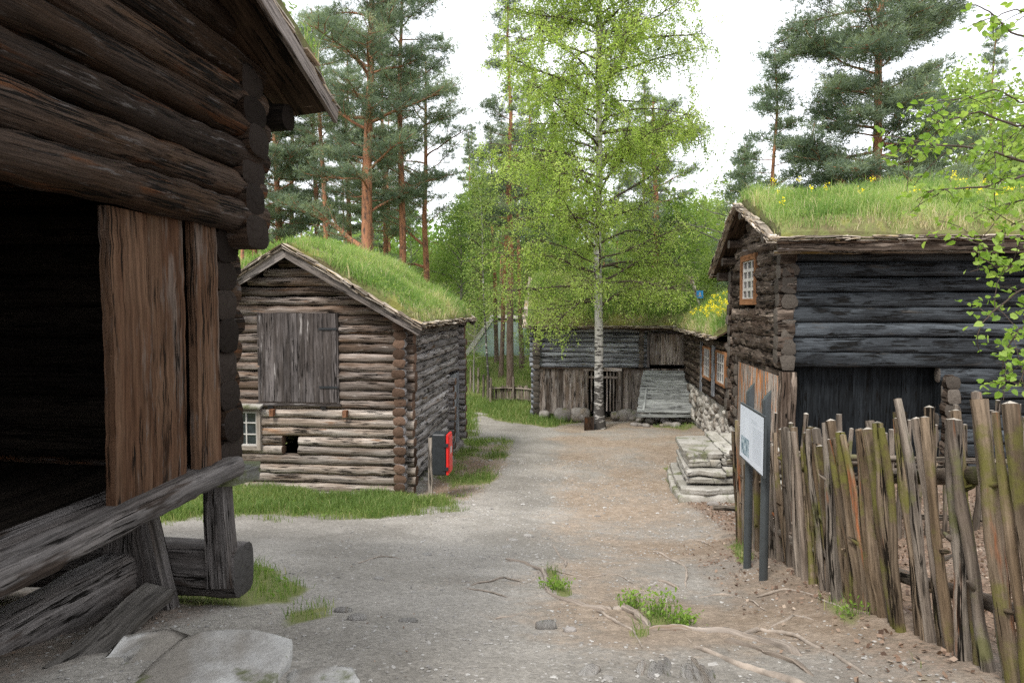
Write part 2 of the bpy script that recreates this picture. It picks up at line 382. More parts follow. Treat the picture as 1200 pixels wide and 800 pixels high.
M['wframe'] = wood('orange_window_frame', (.20, .095, .045), (.26, .13, .065), None, var=.2, bd=.004, knots=False)
M['pegm'] = wood('reddish_peg', (.16, .075, .04), (.2, .1, .06), None, var=.2, bd=.004, knots=False)
M['white'] = plain('white_glazing_paint', (.42, .40, .37), .6)
M['picket'] = wood('mossy_picket', (.085, .060, .038), (.155, .118, .084), (.19, .075, .035), var=.7, grain=20, crack=.03, bd=.014, cthr=.60, moss=.55, mossc=(.12, .115, .03))
M['picket2'] = wood('grey_picket', (.12, .095, .075), (.20, .17, .14), (.2, .085, .04), var=.6, grain=20, crack=.03, bd=.014, cthr=.62, moss=.3, mossc=(.11, .11, .045))
M['picket_end'] = endgrain('picket_end_cut', (.28, .25, .21), (.42, .38, .33))
M['barkedge'] = wood('birch_bark_flake', (.22, .17, .125), (.42, .37, .31), (.25, .17, .06), var=.7, grain=14, bd=.008, cthr=.56, knots=False)
M['barge'] = wood('grey_barge_board', (.13, .11, .095), (.20, .175, .16), None, var=.3, grain=30, bd=.01)
M['deck'] = wood('dark_roof_board', (.045, .03, .02), (.075, .05, .035), None, var=.4, grain=20, bd=.006)
M['rock'] = stonem('pale_flat_stone', (.31, .30, .285), (.43, .42, .40), (.20, .18, .155), 2.6, .1, ckf=.0)
M['slab'] = stonem('weathered_step_stone', (.25, .235, .20), (.37, .35, .315), (.19, .165, .125), 2.4, .38, .03)
M['found'] = stonem('whitish_foundation', (.28, .255, .225), (.40, .375, .335), (.19, .16, .13), 3.5, 0, .06)
M['fieldstone'] = stonem('field_stone', (.15, .135, .12), (.24, .22, .205), (.18, .15, .12), 3, .35)
M['capst'] = stonem('mossy_cap_stone', (.10, .098, .085), (.16, .155, .14), (.09, .085, .06), 4, .9)
M['outcrop'] = stonem('striated_bedrock', (.27, .25, .23), (.38, .36, .33), (.28, .24, .2), 3, .05, .06, (9, 2.0, 1), 0)
M['root'] = wood('exposed_root', (.20, .165, .135), (.29, .25, .215), (.18, .135, .10), var=.3, grain=50, crack=.02, bd=.006, knots=False, contrast=.7)
M['root2'] = plain('thin_root_bark', (.27, .225, .185), .95, nz=.3)
M['glass'] = plain('dark_window_glass', (.03, .035, .04), .12, 0, .6, .3)
M['post'] = plain('dark_grey_metal', (.075, .085, .09), .45, .5, .5, .1)
M['black_plastic'] = plain('black_cabinet', (.02, .022, .025), .45)
M['red'] = plain('red_door_paint', (.55, .02, .018), .35, 0, .5, .06)
M['blue'] = plain('blue_sign', (.03, .28, .62), .5)
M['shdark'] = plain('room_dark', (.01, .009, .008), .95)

k = NT('birch_bark'); u, v = uvsplit(k); P = k.pos()
mp = k.N('ShaderNodeMapping'); k.L(P, mp.inputs[0]); mp.inputs['Scale'].default_value = (2.2, 2.2, 9)
n1 = k.noise(mp.outputs[0], 1.3, 5, .7); r = k.attr('rnd')
thr = k.math('SUBTRACT', n1, k.math('MULTIPLY', r, .26))
col = k.mix(k.noise(P, 6, 4), (.34, .32, .29), (.48, .46, .43)); col = k.mix(k.ramp(thr, .42, .36), col, (.05, .045, .04))
k.pbr(col, .8, k.bump(n1, .02)); M['birch'] = k.m
k = NT('pine_bark'); r = k.attr('rnd'); P = k.pos()
mp = k.N('ShaderNodeMapping'); k.L(P, mp.inputs[0]); mp.inputs['Scale'].default_value = (6, 6, 1.6)
n1 = k.noise(mp.outputs[0], 1.5, 5, .7); 
col = k.mix(k.ramp(k.math('ADD', r, k.math('MULTIPLY', n1, .3)), .38, .62), (.17, .125, .10), (.40, .185, .10))
col = k.mix(k.ramp(n1, .55, .35), col, (.10, .065, .05)); k.pbr(col, .9, k.bump(n1, .04)); M['pine'] = k.m
k = NT('dark_twig_bark'); k.pbr(k.mix(k.noise(k.pos(), 12), (.05, .035, .028), (.10, .075, .06)), .9); M['twig'] = k.m
M['grey_twig'] = plain('grey_branch_bark', (.2, .18, .16), .9)
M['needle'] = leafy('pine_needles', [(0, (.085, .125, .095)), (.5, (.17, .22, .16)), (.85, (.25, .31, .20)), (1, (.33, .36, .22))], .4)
M['needle2'] = leafy('blue_pine_needles', [(0, (.095, .14, .105)), (.5, (.18, .24, .175)), (1, (.30, .35, .23))], .4)
M['bleaf'] = leafy('birch_leaves', [(0, (.21, .31, .07)), (.5, (.35, .46, .13)), (1, (.50, .58, .24))], .66, .6, 1.5)
M['gleaf'] = leafy('green_leaves', [(0, (.10, .18, .04)), (.5, (.18, .28, .07)), (1, (.30, .40, .12))], .45)
M['yleaf'] = leafy('fresh_leaves', [(0, (.15, .23, .06)), (.5, (.25, .34, .10)), (1, (.39, .46, .17))], .5)
M['hazel'] = leafy('near_leaves', [(0, (.13, .23, .035)), (.5, (.22, .34, .06)), (1, (.33, .44, .12))], .5, .5)
M['grass'] = leafy('grass_blades', [(0, (.09, .15, .035)), (.45, (.15, .22, .06)), (.75, (.22, .27, .09)), (.9, (.38, .36, .17)), (1, (.5, .44, .27))], .4)
M['rgrass'] = leafy('roof_grass_blades', [(0, (.12, .21, .055)), (.4, (.21, .32, .09)), (.7, (.33, .41, .16)), (.86, (.46, .43, .26)), (1, (.60, .52, .38))], .5)
M['dry'] = leafy('straw', [(0, (.3, .22, .13)), (1, (.5, .42, .3))], .2)
M['flower'] = leafy('yellow_flowers', [(0, (.75, .6, .02)), (1, (.9, .8, .05))], .3)
M['litter'] = leafy('fallen_leaves', [(0, (.07, .042, .028)), (.5, (.16, .10, .068)), (.85, (.26, .18, .13)), (1, (.42, .34, .27))], .1)
M['pebble'] = leafy('pebbles', [(0, (.13, .12, .11)), (.6, (.30, .285, .265)), (1, (.40, .385, .36))], 0.0, .9)

k = NT('turf_soil'); P = k.pos(); n = k.noise(P, 4, 6, .7); n2 = k.noise(P, 1.1, 4, .6)
col = k.mix(k.ramp(n, .35, .65), (.12, .10, .05), (.16, .18, .06)); col = k.mix(k.ramp(n2, .52, .62), col, (.19, .19, .05))
k.pbr(col, .95, k.bump(n, .06)); M['soil'] = k.m

# ground: one sheet, tones driven by where earth, gravel and turf lie
k = NT('ground_earth'); P = k.pos(); g = k.attr('grass'); dr = k.attr('dirt')
n1 = k.noise(P, .8, 6, .6); n2 = k.noise(P, 6, 6, .7); n3 = k.noise(P, 55, 4, .75)
vo = k.voro(P, 38, 'F1', 'Color'); vs = k.N('ShaderNodeSeparateColor'); k.L(vo, vs.inputs[0]); vd = k.voro(P, 38)
vo2 = k.voro(P, 110, 'F1', 'Color'); vs2 = k.N('ShaderNodeSeparateColor'); k.L(vo2, vs2.inputs[0])
grav = k.mix(k.ramp(n1, .35, .65), (.215, .197, .172), (.30, .277, .246))
sp = k.math('ADD', k.math('MULTIPLY', vs.outputs[0], .5), k.math('ADD', k.math('MULTIPLY', vs2.outputs[0], .5), k.math('MULTIPLY', n3, .5)))
sp = k.math('ADD', k.math('MULTIPLY', sp, .62), .50); big = k.noise(P, .33, 3, .5); sp = k.math('MULTIPLY', sp, k.ramp(big, .3, .7, .86, 1.10))
dirt = k.mix(k.ramp(n2, .35, .65), (.22, .168, .122), (.31, .248, .192))
base = k.mix(k.ramp(k.math('ADD', dr, k.math('MULTIPLY', k.math('SUBTRACT', n2, .5), .8)), .25, .75), grav, dirt)
base = k.mix(1.0, base, k.vec(sp, sp, sp), 'MULTIPLY')
wh = k.ramp(vs.outputs[1], .975, .985); base = k.mix(k.math('MULTIPLY', wh, k.ramp(vd, .35, .2)), base, (.42, .41, .39))
dk = k.ramp(k.noise(P, 17, 3, .6), .66, .73); base = k.mix(k.math('MULTIPLY', dk, .5), base, (.10, .085, .07))
lt = k.attr('litter'); ln = k.ramp(k.noise(P, 26, 3, .8), .45, .6)
base = k.mix(k.math('MULTIPLY', lt, .8), base, k.mix(ln, (.11, .075, .05), (.26, .17, .12)))
gc = k.mix(n2, (.10, .13, .04), (.20, .19, .08))
base = k.mix(k.ramp(k.math('ADD', g, k.math('MULTIPLY', k.math('SUBTRACT', n2, .5), .6)), .3, .7), base, gc)
h = k.math('ADD', k.math('MULTIPLY', n2, 1.2), k.math('ADD', k.math('MULTIPLY', n3, .25), k.math('MULTIPLY', vs.outputs[0], .22)))
k.pbr(base, .95, k.bump(h, .018), .1); M['ground'] = k.m

def atz(px, py, z): r = ray(px, py); return r*z/r[2]
# ------------------------------------------------------------------ ground sheet
def pmask(x, y, poly, soft=.25):
    x = np.asarray(x, float); y = np.asarray(y, float); P = np.array(poly, float)
    ins = np.zeros(x.shape, bool); d2 = np.full(x.shape, 1e9)
    for i in range(len(P)):
        a = P[i]; b = P[(i+1) % len(P)]
        c = ((a[1] > y) != (b[1] > y)) & (x < (b[0]-a[0])*(y-a[1])/(b[1]-a[1]+1e-12)+a[0]); ins ^= c
        ab = b-a; t = np.clip(((x-a[0])*ab[0]+(y-a[1])*ab[1])/(ab@ab+1e-9), 0, 1)
        d2 = np.minimum(d2, (x-a[0]-t*ab[0])**2+(y-a[1]-t*ab[1])**2)
    d = np.sqrt(d2)*np.where(ins, 1, -1)
    return sstep(-soft, soft, d+.35*soft*0)
def gp(pts): return [gat(*p)[:2] for p in pts]
GP = [
 (1.0, [(-9, 8.4), (-5, 8.9), (-3.2, 9.7), (-2.2, 10.6), (-2.0, 11.3), (-2.6, 11.9), (-9, 12)], .7),
 (.5, [(-2.7, 11.5), (-1.9, 12.2), (-1.75, 14), (-1.8, 16.5), (-2.0, 19.5), (-3.1, 19.5), (-2.9, 14)], .35),
 (.95, gp([(150, 640), (230, 648), (310, 664), (368, 690), (345, 706), (280, 712), (150, 705)]), .16),
 (1.0, gp([(548, 478), (585, 493), (640, 500), (676, 494), (640, 470), (640, 430), (545, 430)]), .5),
 (.8, gp([(632, 662), (652, 668), (672, 698), (655, 702)]), .07),
 (.75, gp([(722, 700), (745, 702), (800, 728), (800, 735), (765, 738), (735, 715)]), .08),
 (.7, gp([(737, 738), (760, 738), (750, 770), (738, 768)]), .06),
 (.8, gp([(778, 548), (790, 550), (800, 580), (786, 572)]), .1),
 (.7, gp([(852, 640), (868, 636), (885, 655), (870, 662)]), .08),
 (.5, gp([(800, 482), (825, 495), (800, 505), (765, 500)]), .3),
 (.55, gp([(965, 690), (1010, 718), (1000, 738), (950, 705)]), .1),
 (.45, gp([(1040, 745), (1130, 790), (1080, 800), (1020, 765)]), .12),
 (.55, gp([(350, 707), (400, 700), (392, 722), (330, 738)]), .12),
]
def grassmask(x, y):
    n = fbm(x, y, 4, 1.7)
    g = np.zeros(np.shape(x))
    for a, P, s in GP: g = np.maximum(g, a*pmask(x, y, P, s))
    g = np.maximum(g, .8*sstep(24, 30, y)*(1-.35*sstep(34, 50, y)))
    g = np.maximum(g, .8*sstep(4.8, 6.5, -x)*sstep(3, 5, y))
    g = np.maximum(g, .85*pmask(x, y, [(-3, 18.5), (-12, 18.5), (-12, 30), (-4.5, 30)], .5))
    return np.clip(g*(1+.25*(y > 20))+n*(.75+.0*y)*(g > .05)*sstep(0, .3, g), 0, 1)
def dirtmask(x, y):
    c = -.35-.03*y
    d = sstep(c-.5, c+.8, x)*sstep(2, 5, y)
    d = np.maximum(d, .9*sstep(.9, 1.5, x)); d = np.maximum(d, pmask(x, y, [(-2.9, 11.6), (-1.7, 11.6), (-1.6, 15), (-1.9, 19), (-3, 19)], .3))
    d = np.maximum(d, .75*sstep(19, 22, y)*sstep(-1.2, 0, x))
    return np.clip(d*.62+.5*fbm(x, y, 4, .9), 0, 1)
def littermask(x, y):
    n = fbm(x, y, 3, 2.3)
    l = sstep(1.75, 2.1, x)*(1-sstep(12, 13, y)); l = np.maximum(l, .55*sstep(1.0, 1.9, x)*(1-sstep(6.5, 9, y)))
    l = np.maximum(l, .8*pmask(x, y, [(-2.9, 11.8), (-2.2, 12.0), (-2.1, 15.5), (-3, 16)], .3))
    l = np.maximum(l, .35*sstep(32, 40, y))
    l = np.maximum(l, .5*sstep(2.3, 2.6, -x)*(1-sstep(4.4, 5, y)))
    return np.clip(l+n*.5*(l > .03), 0, 1)
def axis(segs):
    o = []
    for a, b, s in segs: o += list(np.arange(a, b, s))
    return np.array(o)
xs = axis([(-260, -60, 25), (-60, -20, 5), (-20, -8, 1), (-8, -3.2, .14), (-3.2, 3.4, .05), (3.4, 8, .2), (8, 30, 1.2), (30, 70, 5), (70, 300, 25)])
ys = axis([(-60, -4, 6), (-4, 1.5, .5), (1.5, 9, .05), (9, 16, .09), (16, 30, .2), (30, 60, 1), (60, 120, 5), (120, 460, 20)])
X, Y = np.meshgrid(xs, ys, indexing='ij'); Zg = G(X, Y)
det = ((Y > 1.5) & (Y < 16) & (np.abs(X) < 4.2))
Zg = Zg + det*(.010*fbm(X, Y, 4, 7.0) + .006*np.maximum(0, fbm(X+9, Y, 2, 14.0)))
mb = MB(); i = np.arange(len(xs)-1)[:, None]*len(ys)+np.arange(len(ys)-1)[None]
mb.add(np.stack([X, Y, Zg], -1).reshape(-1, 3), np.stack([i, i+len(ys), i+len(ys)+1, i+1], -1).reshape(-1, 4))
gnd = obj('ground', mb, M['ground']); gnd['kind'] = 'structure'
for nm, fn in (('grass', grassmask), ('dirt', dirtmask), ('litter', littermask)):
    a = gnd.data.attributes.new(nm, 'FLOAT', 'POINT'); a.data.foreach_set('value', fn(X, Y).astype(np.float32).ravel())
def GZ(x, y): return float(G(x, y))

# ------------------------------------------------------------------ blades and scatter
def blades(mb, P, h, w, lean=.5, rnd=None, mat=0, rs=RS):
    n = len(P); P = np.asarray(P, float); h = np.broadcast_to(h, (n,))[:, None]; w = np.broadcast_to(w, (n,))[:, None]
    th = rs.rand(n)*2*PI; fa = np.stack([np.cos(th), np.sin(th), 0*th], -1); th2 = rs.rand(n)*2*PI
    ld = np.stack([np.cos(th2), np.sin(th2), 0*th], -1)*(rs.rand(n, 1)*lean)
    up = np.array([0, 0, 1.0]); a = P-fa*w*.5-up*.01; b = P+fa*w*.5-up*.01
    m = P+up*h*.55+ld*h*.35; c = m-fa*w*.35; d = m+fa*w*.35; t = P+up*h*(1-.25*lean)+ld*h
    V = np.stack([a, b, c, d, t], 1).reshape(-1, 3); k = np.arange(n)*5
    r = rs.rand(n) if rnd is None else rnd
    mb.add(V, np.stack([k, k+1, k+3, k+2], -1), None, np.repeat(r, 5), mat)
    mb.f.append(np.stack([k+2, k+3, k+4], -1)+mb.n-len(V)); mb.m.append(np.full(n, mat, np.int32))
def leaves(mb, C, size, rnd, mat=0, up=0.0, rs=RS, asp=.62, N=None):
    n = len(C); C = np.asarray(C, float)
    nr = rs.normal(size=(n, 3)); nr[:, 2] += up; nr /= np.linalg.norm(nr, axis=1)[:, None]
    t = rs.normal(size=(n, 3)); t -= (t*nr).sum(1)[:, None]*nr; t /= np.linalg.norm(t, axis=1)[:, None]; s = np.cross(nr, t)
    L = (np.broadcast_to(size, (n,))*rs.uniform(.7, 1.25, n))[:, None]*.5; W = L*asp
    V = np.stack([C-t*L, C+s*W+t*L*-.1, C+t*L, C-s*W+t*L*-.1], 1).reshape(-1, 3)
    k = np.arange(n)*4; mb.add(V, np.stack([k, k+1, k+2, k+3], -1), None, np.repeat(rnd, 4), mat)
def needles(mb, C, D, k, L, w, rnd, rs):
    """tufts: k thin triangles at each centre C fanning round direction D"""
    n = len(C); C = np.repeat(C, k, 0); D = np.repeat(D, k, 0)
    d = D+rs.normal(size=(n*k, 3))*.65; d /= np.linalg.norm(d, axis=1)[:, None]
    s = rs.normal(size=(n*k, 3)); s -= (s*d).sum(1)[:, None]*d; s /= np.linalg.norm(s, axis=1)[:, None]
    C = C+rs.normal(size=(n*k, 3))*L*.25
    ll = L*rs.uniform(.7, 1.3, (n*k, 1))
    V = np.stack([C-s*w*.5, C+s*w*.5, C+d*ll], 1).reshape(-1, 3)
    q = np.arange(n*k)*3; r = np.clip(np.repeat(rnd, k)+rs.normal(size=n*k)*.12, 0, 1)
    mb.add(V, np.stack([q, q+1, q+2], -1), None, np.repeat(r, 3))

# ------------------------------------------------------------------ log walls and turf roofs
def log_wall(mb, ax, pos, a0, a1, z0, z1, pitch, w, ext=(.2, .2), phase=0.0, openings=(), clip=None, matf=None, emat=1, n=10, flare=.12, over=1.02, **kw):
    K = int(round((z1-z0)/pitch)); 
    for k in range(K+1):
        zc = z0+pitch*(k+.5+phase)
        if zc > z1+.01: break
        lo, hi = a0-ext[0]+RS.uniform(-.03, .03), a1+ext[1]+RS.uniform(-.03, .03)
        if clip:
            c = clip(zc)
            if c is None: break
            lo = max(lo, c[0]); hi = min(hi, c[1])
        segs = [(lo, hi)]
        for (oa, ob, oz0, oz1) in openings:
            if oz0 < zc < oz1:
                ns = []
                for s in segs:
                    if ob <= s[0] or oa >= s[1]: ns.append(s); continue
                    if oa > s[0]: ns.append((s[0], oa))
                    if ob < s[1]: ns.append((ob, s[1]))
                segs = ns
        m = matf(zc) if matf else 0
        for s in segs:
            if s[1]-s[0] < .06: continue
            P = [(s[0], pos, zc), (s[1], pos, zc)] if ax == 'x' else [(pos, s[0], zc), (pos, s[1], zc)]
            log(mb, P[0], P[1], pitch*over*RS.uniform(.97, 1.05), w*RS.uniform(.93, 1.06), n=n, flare=flare, mat=m, emat=emat, **kw)
def ax3(axis, a, c, z): return np.array([c, a, z]) if axis == 'y' else np.array([a, c, z])
def axn(axis, A, C, Z): return np.stack([C, A, Z], -1) if axis == 'y' else np.stack([A, C, Z], -1)
def turf_roof(parent, axis, a0, a1, rid, e0, e1, thick=.2, dens=1100, gh=(.12, .26), flowers=0, seed=1, verge=(1, 1), flow_area=None, flake=(1, 1), barge=(.15, .03), inset=.12, gw=.013, fs=1.0):
    rs = np.random.RandomState(seed); global RS; old = RS; RS = rs
    cr, zr = rid
    def base(t):
        t = np.asarray(t, float); c = np.where(t < 0, cr+(e0[0]-cr)*(-t), cr+(e1[0]-cr)*t); z = np.where(t < 0, zr+(e0[1]-zr)*(-t), zr+(e1[1]-zr)*t)
        return c, z
    def top(A, T):
        c, z = base(T*.985); e = np.minimum(1, (1-np.abs(T))/.08); e = .35+.65*np.sqrt(np.clip(e, 0, 1))
        v = np.minimum(np.minimum((A-a0), (a1-A))/.35, 1); v = .45+.55*np.sqrt(np.clip(v, 0, 1))
        rd = -.10*np.exp(-(T/.1)**2)
        return c, z+thick*e*v+rd*.6+.05*fbm(A*1.7+seed, c*1.7, 3)+.03*fbm(A*6, c*6+seed, 2)
    roof = None
    # deck boards
    mb = MB()
    A = a0
    while A < a1-.02:
        w = min(rs.uniform(.2, .3), a1-A)
        for e in (e0, e1):
            p0 = ax3(axis, A+w/2, cr, zr-.02); p1 = ax3(axis, A+w/2, e[0], e[1]-.02)
            nr = np.cross(unit(p1-p0), ax3(axis, 1, 0, 0)); nr *= np.sign(nr[2])
            plank(mb, p0, p1, nr, w-.008, .03, seg=3, ragged=.03)
        A += w
    roof = obj('roof', mb, M['deck'], parent, smooth=False)
    # turf
    na = int((a1-a0)/.1); nt = 60
    g_a = np.linspace(a0+inset, a1-inset, na); g_t = np.linspace(-1, 1, nt); AA, TT = np.meshgrid(g_a, g_t, indexing='ij')
    C, Z = top(AA, TT); mb = MB(); V = axn(axis, AA, C, Z); i = np.arange(na-1)[:, None]*nt+np.arange(nt-1)[None]
    F = np.stack([i, i+nt, i+nt+1, i+1], -1).reshape(-1, 4); mb.add(V.reshape(-1, 3), F)
    for sl in ((0, slice(None)), (na-1, slice(None)), (slice(None), 0), (slice(None), nt-1)):
        E = V[sl]; c_, z_ = base(TT[sl]*.985); B = axn(axis, AA[sl], c_, z_+.004); m = len(E)
        q = np.arange(m-1); mb.add(np.concatenate([E, B]), np.stack([q, q+1, q+m+1, q+m], -1))
    turf = obj('turf', mb, M['soil'], roof)
    # grass
    area = (a1-a0)*(math.hypot(e0[0]-cr, e0[1]-zr)+math.hypot(e1[0]-cr, e1[1]-zr)); n = int(area*dens)
    a = rs.uniform(a0+inset*.6, a1-inset*.6, n); t = rs.uniform(-1, 1, n); c, z = top(a, t)
    pn = fbm(a+seed, c, 3, 1.3); keep = rs.rand(n) < .72+1.1*pn; a, t, c, z, pn = (q[keep] for q in (a, t, c, z, pn)); n = len(a)
    edge = np.minimum(1, (1-np.abs(t))/.12)
    h = (gh[0]+(gh[1]-gh[0])*rs.rand(n)**1.5)*(.7+1.1*np.clip(pn+.3, 0, 1))*(.45+.55*edge)*np.where(rs.rand(n) < .04, 1.5, 1)
    r = np.clip(rs.rand(n)*.55+.6*(fbm(a*1+3, c, 4, 1.1)+.16)+.6*(1-edge)*rs.rand(n), 0, 1); r = np.where(rs.rand(n) < .12, rs.uniform(.75, 1, n), r)
    mb = MB(); blades(mb, axn(axis, a, c, z), h, gw, .75, r, rs=rs)
    # straw hanging over edges
    m = int((a1-a0)*90); a = rs.uniform(a0, a1, m); t = np.sign(rs.rand(m)-.5)*rs.uniform(.93, 1.0, m); c, z = top(np.clip(a, a0+inset, a1-inset), t)
    blades(mb, axn(axis, a, c, z), rs.uniform(.05, .14, m), gw, 1.6, rs.uniform(.75, 1, m), rs=rs)
    tag(obj('grass', mb, M['rgrass'], turf, smooth=False), kind='stuff')
    # small leafy herbs
    m = int(area*26); a = rs.uniform(a0+inset, a1-inset, m); t = rs.uniform(-.97, .97, m); c, z = top(a, t); mb = MB()
    P = np.repeat(axn(axis, a, c, z), 7, 0)+rs.normal(size=(m*7, 3))*[.05, .05, .03]+[0, 0, .07]
    leaves(mb, P, .05, np.repeat(rs.rand(m), 7)*.6, up=1.0, rs=rs); tag(obj('herbs', mb, M['yleaf'], turf, smooth=False), kind='stuff')
    if flowers:
        mb = MB(); fa = flow_area or (a0, a1, -1, 1); m = flowers
        a = rs.uniform(fa[0], fa[1], m); t = rs.uniform(fa[2], fa[3], m); c, z = top(np.clip(a, a0+inset, a1-inset), t)
        P = axn(axis, a, c, z); hh = rs.uniform(.2, .42, m)
        blades(mb, P, hh, .014, .15, np.full(m, .4), mat=0, rs=rs)
        Q = np.repeat(P+np.stack([0*hh, 0*hh, hh*.95], -1), 16, 0)+rs.normal(size=(m*16, 3))*[.03, .03, .035]
        leaves(mb, Q, .034, rs.rand(m*16), mat=1, up=.5, rs=rs, asp=.9)
        tag(obj('flowers', mb, [M['rgrass'], M['flower']], turf, smooth=False), kind='stuff')
    # bark flakes along eaves and verges
    mb = MB()
    for e, on in ((e0, flake[0]), (e1, flake[1])):
        if not on: continue
        sg = np.sign(e[0]-cr); A = a0-.02
        while A < a1:
            l = min(rs.uniform(.12, .42), max(.05, a1-A-.05))
            for q in range(4):
                o = rs.uniform(-.02, .07)*sg; zz = e[1]+.015+q*.022+rs.uniform(-.008, .008)
                plank(mb, ax3(axis, A-.03, e[0]-.06*sg+o, zz), ax3(axis, A+l+.04, e[0]-.06*sg+o+rs.uniform(-.02, .02), zz+rs.uniform(-.012, .012)), ax3(axis, 0, sg*rs.uniform(-.1, .3), 1), rs.uniform(.12, .2)*fs, .012, seg=4, wob=.012, ragged=.03)
            A += l
    for ai, on in ((a0, verge[0]), (a1, verge[1])):
        if not on: continue
        for e in (e0, e1):
            L = math.hypot(e[0]-cr, e[1]-zr); s = 0
            while s < L:
                l = rs.uniform(.12, .35); t0 = s/L; t1 = min(1.02, (s+l+.05)/L)
                for q in range(4):
                    o = rs.uniform(-.03, .05)*(-1 if ai == a0 else 1)*fs-(1-fs)*.04; zz = .015+q*.024+rs.uniform(-.01, .01)
                    P0 = ax3(axis, ai+o, cr+(e[0]-cr)*t0, zr+(e[1]-zr)*t0+zz); P1 = ax3(axis, ai+o+rs.uniform(-.02, .02), cr+(e[0]-cr)*t1, zr+(e[1]-zr)*t1+zz+rs.uniform(-.015, .015))
                    nr = np.cross(unit(P1-P0), ax3(axis, 1, 0, 0)); nr *= np.sign(nr[2])
                    plank(mb, P0, P1, nr, rs.uniform(.14, .24)*fs, .012, seg=3, wob=.012, ragged=.03)
                s += l
    if mb.n: obj('bark_edging', mb, M['barkedge'], roof, smooth=False)
    if barge:
        for ai, on in ((a0, verge[0]), (a1, verge[1])):
            if not on: continue
            for e in (e0, e1):
                mb = MB(); sg = -1 if ai == a0 else 1
                plank(mb, ax3(axis, ai+sg*.03, cr, zr-barge[0]*.45), ax3(axis, ai+sg*.03, e[0]+.03*np.sign(e[0]-cr), e[1]-barge[0]*.45), ax3(axis, 1, 0, 0), barge[0], barge[1], seg=14, wob=.004)
                obj('barge_board', mb, M['barge'], roof, smooth=False)
    RS = old
    return roof
def door_boards(parent, name, ax, pos, a0, a1, z0, z1, mat, w=.16, t=.03, ragged=0.0, seed=1, nrm=-1, mats=None):
    global RS; old = RS; RS = np.random.RandomState(seed); mb = MB(); a = a0
    while a < a1-.03:
        ww = min(RS.uniform(.75, 1.25)*w, a1-a); c = a+ww/2; o = RS.uniform(-.006, .006)
        P = ((c, pos+o, z0), (c, pos+o, z1)) if ax == 'x' else ((pos+o, c, z0), (pos+o, c, z1))
        plank(mb, P[0] if not ragged else np.array(P[0])+[0, 0, RS.uniform(-ragged, ragged)], P[1], (0, nrm, 0) if ax == 'x' else (nrm, 0, 0), ww-.006, t, wob=.003); a += ww
    o = obj(name, mb, mat, parent, smooth=False); RS = old; return o
def window(parent, ax, pos, a0, a1, z0, z1, nc, nr, fw=.06, out=-1, fmat='frame', bmat='white', bw=.022, sash=True):
    """window set at plane pos; out = sign of the outside along the other axis"""
    f = MB()
    def bx(m, u0, u1, w0, w1, d0, d1): 
        lo = (u0, pos+out*d0, w0) if ax == 'x' else (pos+out*d0, u0, w0); hi = (u1, pos+out*d1, w1) if ax == 'x' else (pos+out*d1, u1, w1)
        box(m, np.array(lo), np.array(hi))
    bx(f, a0-fw, a0, z0-fw, z1+fw, -.04, .05); bx(f, a1, a1+fw, z0-fw, z1+fw, -.04, .05)
    bx(f, a0, a1, z0-fw, z0, -.04, .047); bx(f, a0, a1, z1, z1+fw, -.04, .047)
    fo = obj('window', f, M[fmat], parent, smooth=False)
    g = MB(); bx(g, a0, a1, z0, z1, -.03, -.02); obj('pane', g, M['glass'], fo, smooth=False)
    b = MB(); e = .03
    if sash:
        bx(b, a0, a0+e, z0, z1, -.02, .012); bx(b, a1-e, a1, z0, z1, -.02, .012); bx(b, a0+e, a1-e, z0, z0+e, -.02, .010); bx(b, a0+e, a1-e, z1-e, z1, -.02, .010)
    for i in range(1, nc): c = a0+(a1-a0)*i/nc; bx(b, c-bw/2, c+bw/2, z0+e, z1-e, -.018, .006)
    for j in range(1, nr): c = z0+(z1-z0)*j/nr; bx(b, a0+e, a1-e, c-bw/2, c+bw/2, -.016, .003)
    obj('glazing_bars', b, M[bmat], fo, smooth=False)
    return fo

# ================================================================== 1. raised storehouse (dark, near)
NH = thing('raised_storehouse', 'dark brown log storehouse raised on short posts, its dark doorway open beside upright planks', 'log storehouse', (-3.5, 2.5, GZ(-3.5, 2.5)))
sl = .3125
rz = lambda y: 1.86-sl*(abs(y-2.5)-1.6)
mb = MB()
def clipn(z):
    h = (rz(2.5)-.06-z)/sl
    return None if h < .15 else (2.5-h, 2.5+h)
log_wall(mb, 'y', -2.3, .62, 4.42, .50, 2.3, .195, .27, (.3, .2), 0, clip=clipn, n=18, ds=.1, rough=.007, over=1.06, flare=.1, sq=.9)
obj('gable_wall', mb, [M['near'], M['near_end']], NH)
mb = MB()
log_wall(mb, 'x', 4.42, -6.4, -2.3, .40, 1.5, .195, .24, (.3, .15), .0, n=16, ds=.12, over=1.1, flare=.25, sq=.72, matf=lambda z: 0)
obj('upper_side_wall', mb, [M['near'], M['near_end']], NH)
for op in ((1.3, 9, -2, 2), (-1, 4.17, -2, 2)):
    mb = MB(); log_wall(mb, 'y', -2.49, .7, 4.32, -1.02, .50, .2, .25, (.25, .24), 0, openings=[op], n=16, ds=.08, over=1.08, flare=.2)
    obj('door_side_wall', mb, [M['near'], M['near_end']], NH)
mb = MB()
log_wall(mb, 'x', 4.32, -6.4, -2.49, -1.1, .45, .2, .23, (.25, .17), 0, n=14, ds=.14, over=1.08, flare=.25)
obj('lower_side_wall', mb, [M['near'], M['near_end']], NH)
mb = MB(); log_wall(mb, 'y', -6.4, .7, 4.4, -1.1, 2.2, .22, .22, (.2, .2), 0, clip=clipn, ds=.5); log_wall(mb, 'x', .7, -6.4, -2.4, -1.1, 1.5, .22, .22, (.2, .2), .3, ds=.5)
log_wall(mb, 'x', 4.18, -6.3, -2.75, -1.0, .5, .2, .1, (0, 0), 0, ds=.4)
obj('inner_wall', mb, [M['near_in'], M['near_end']], NH)
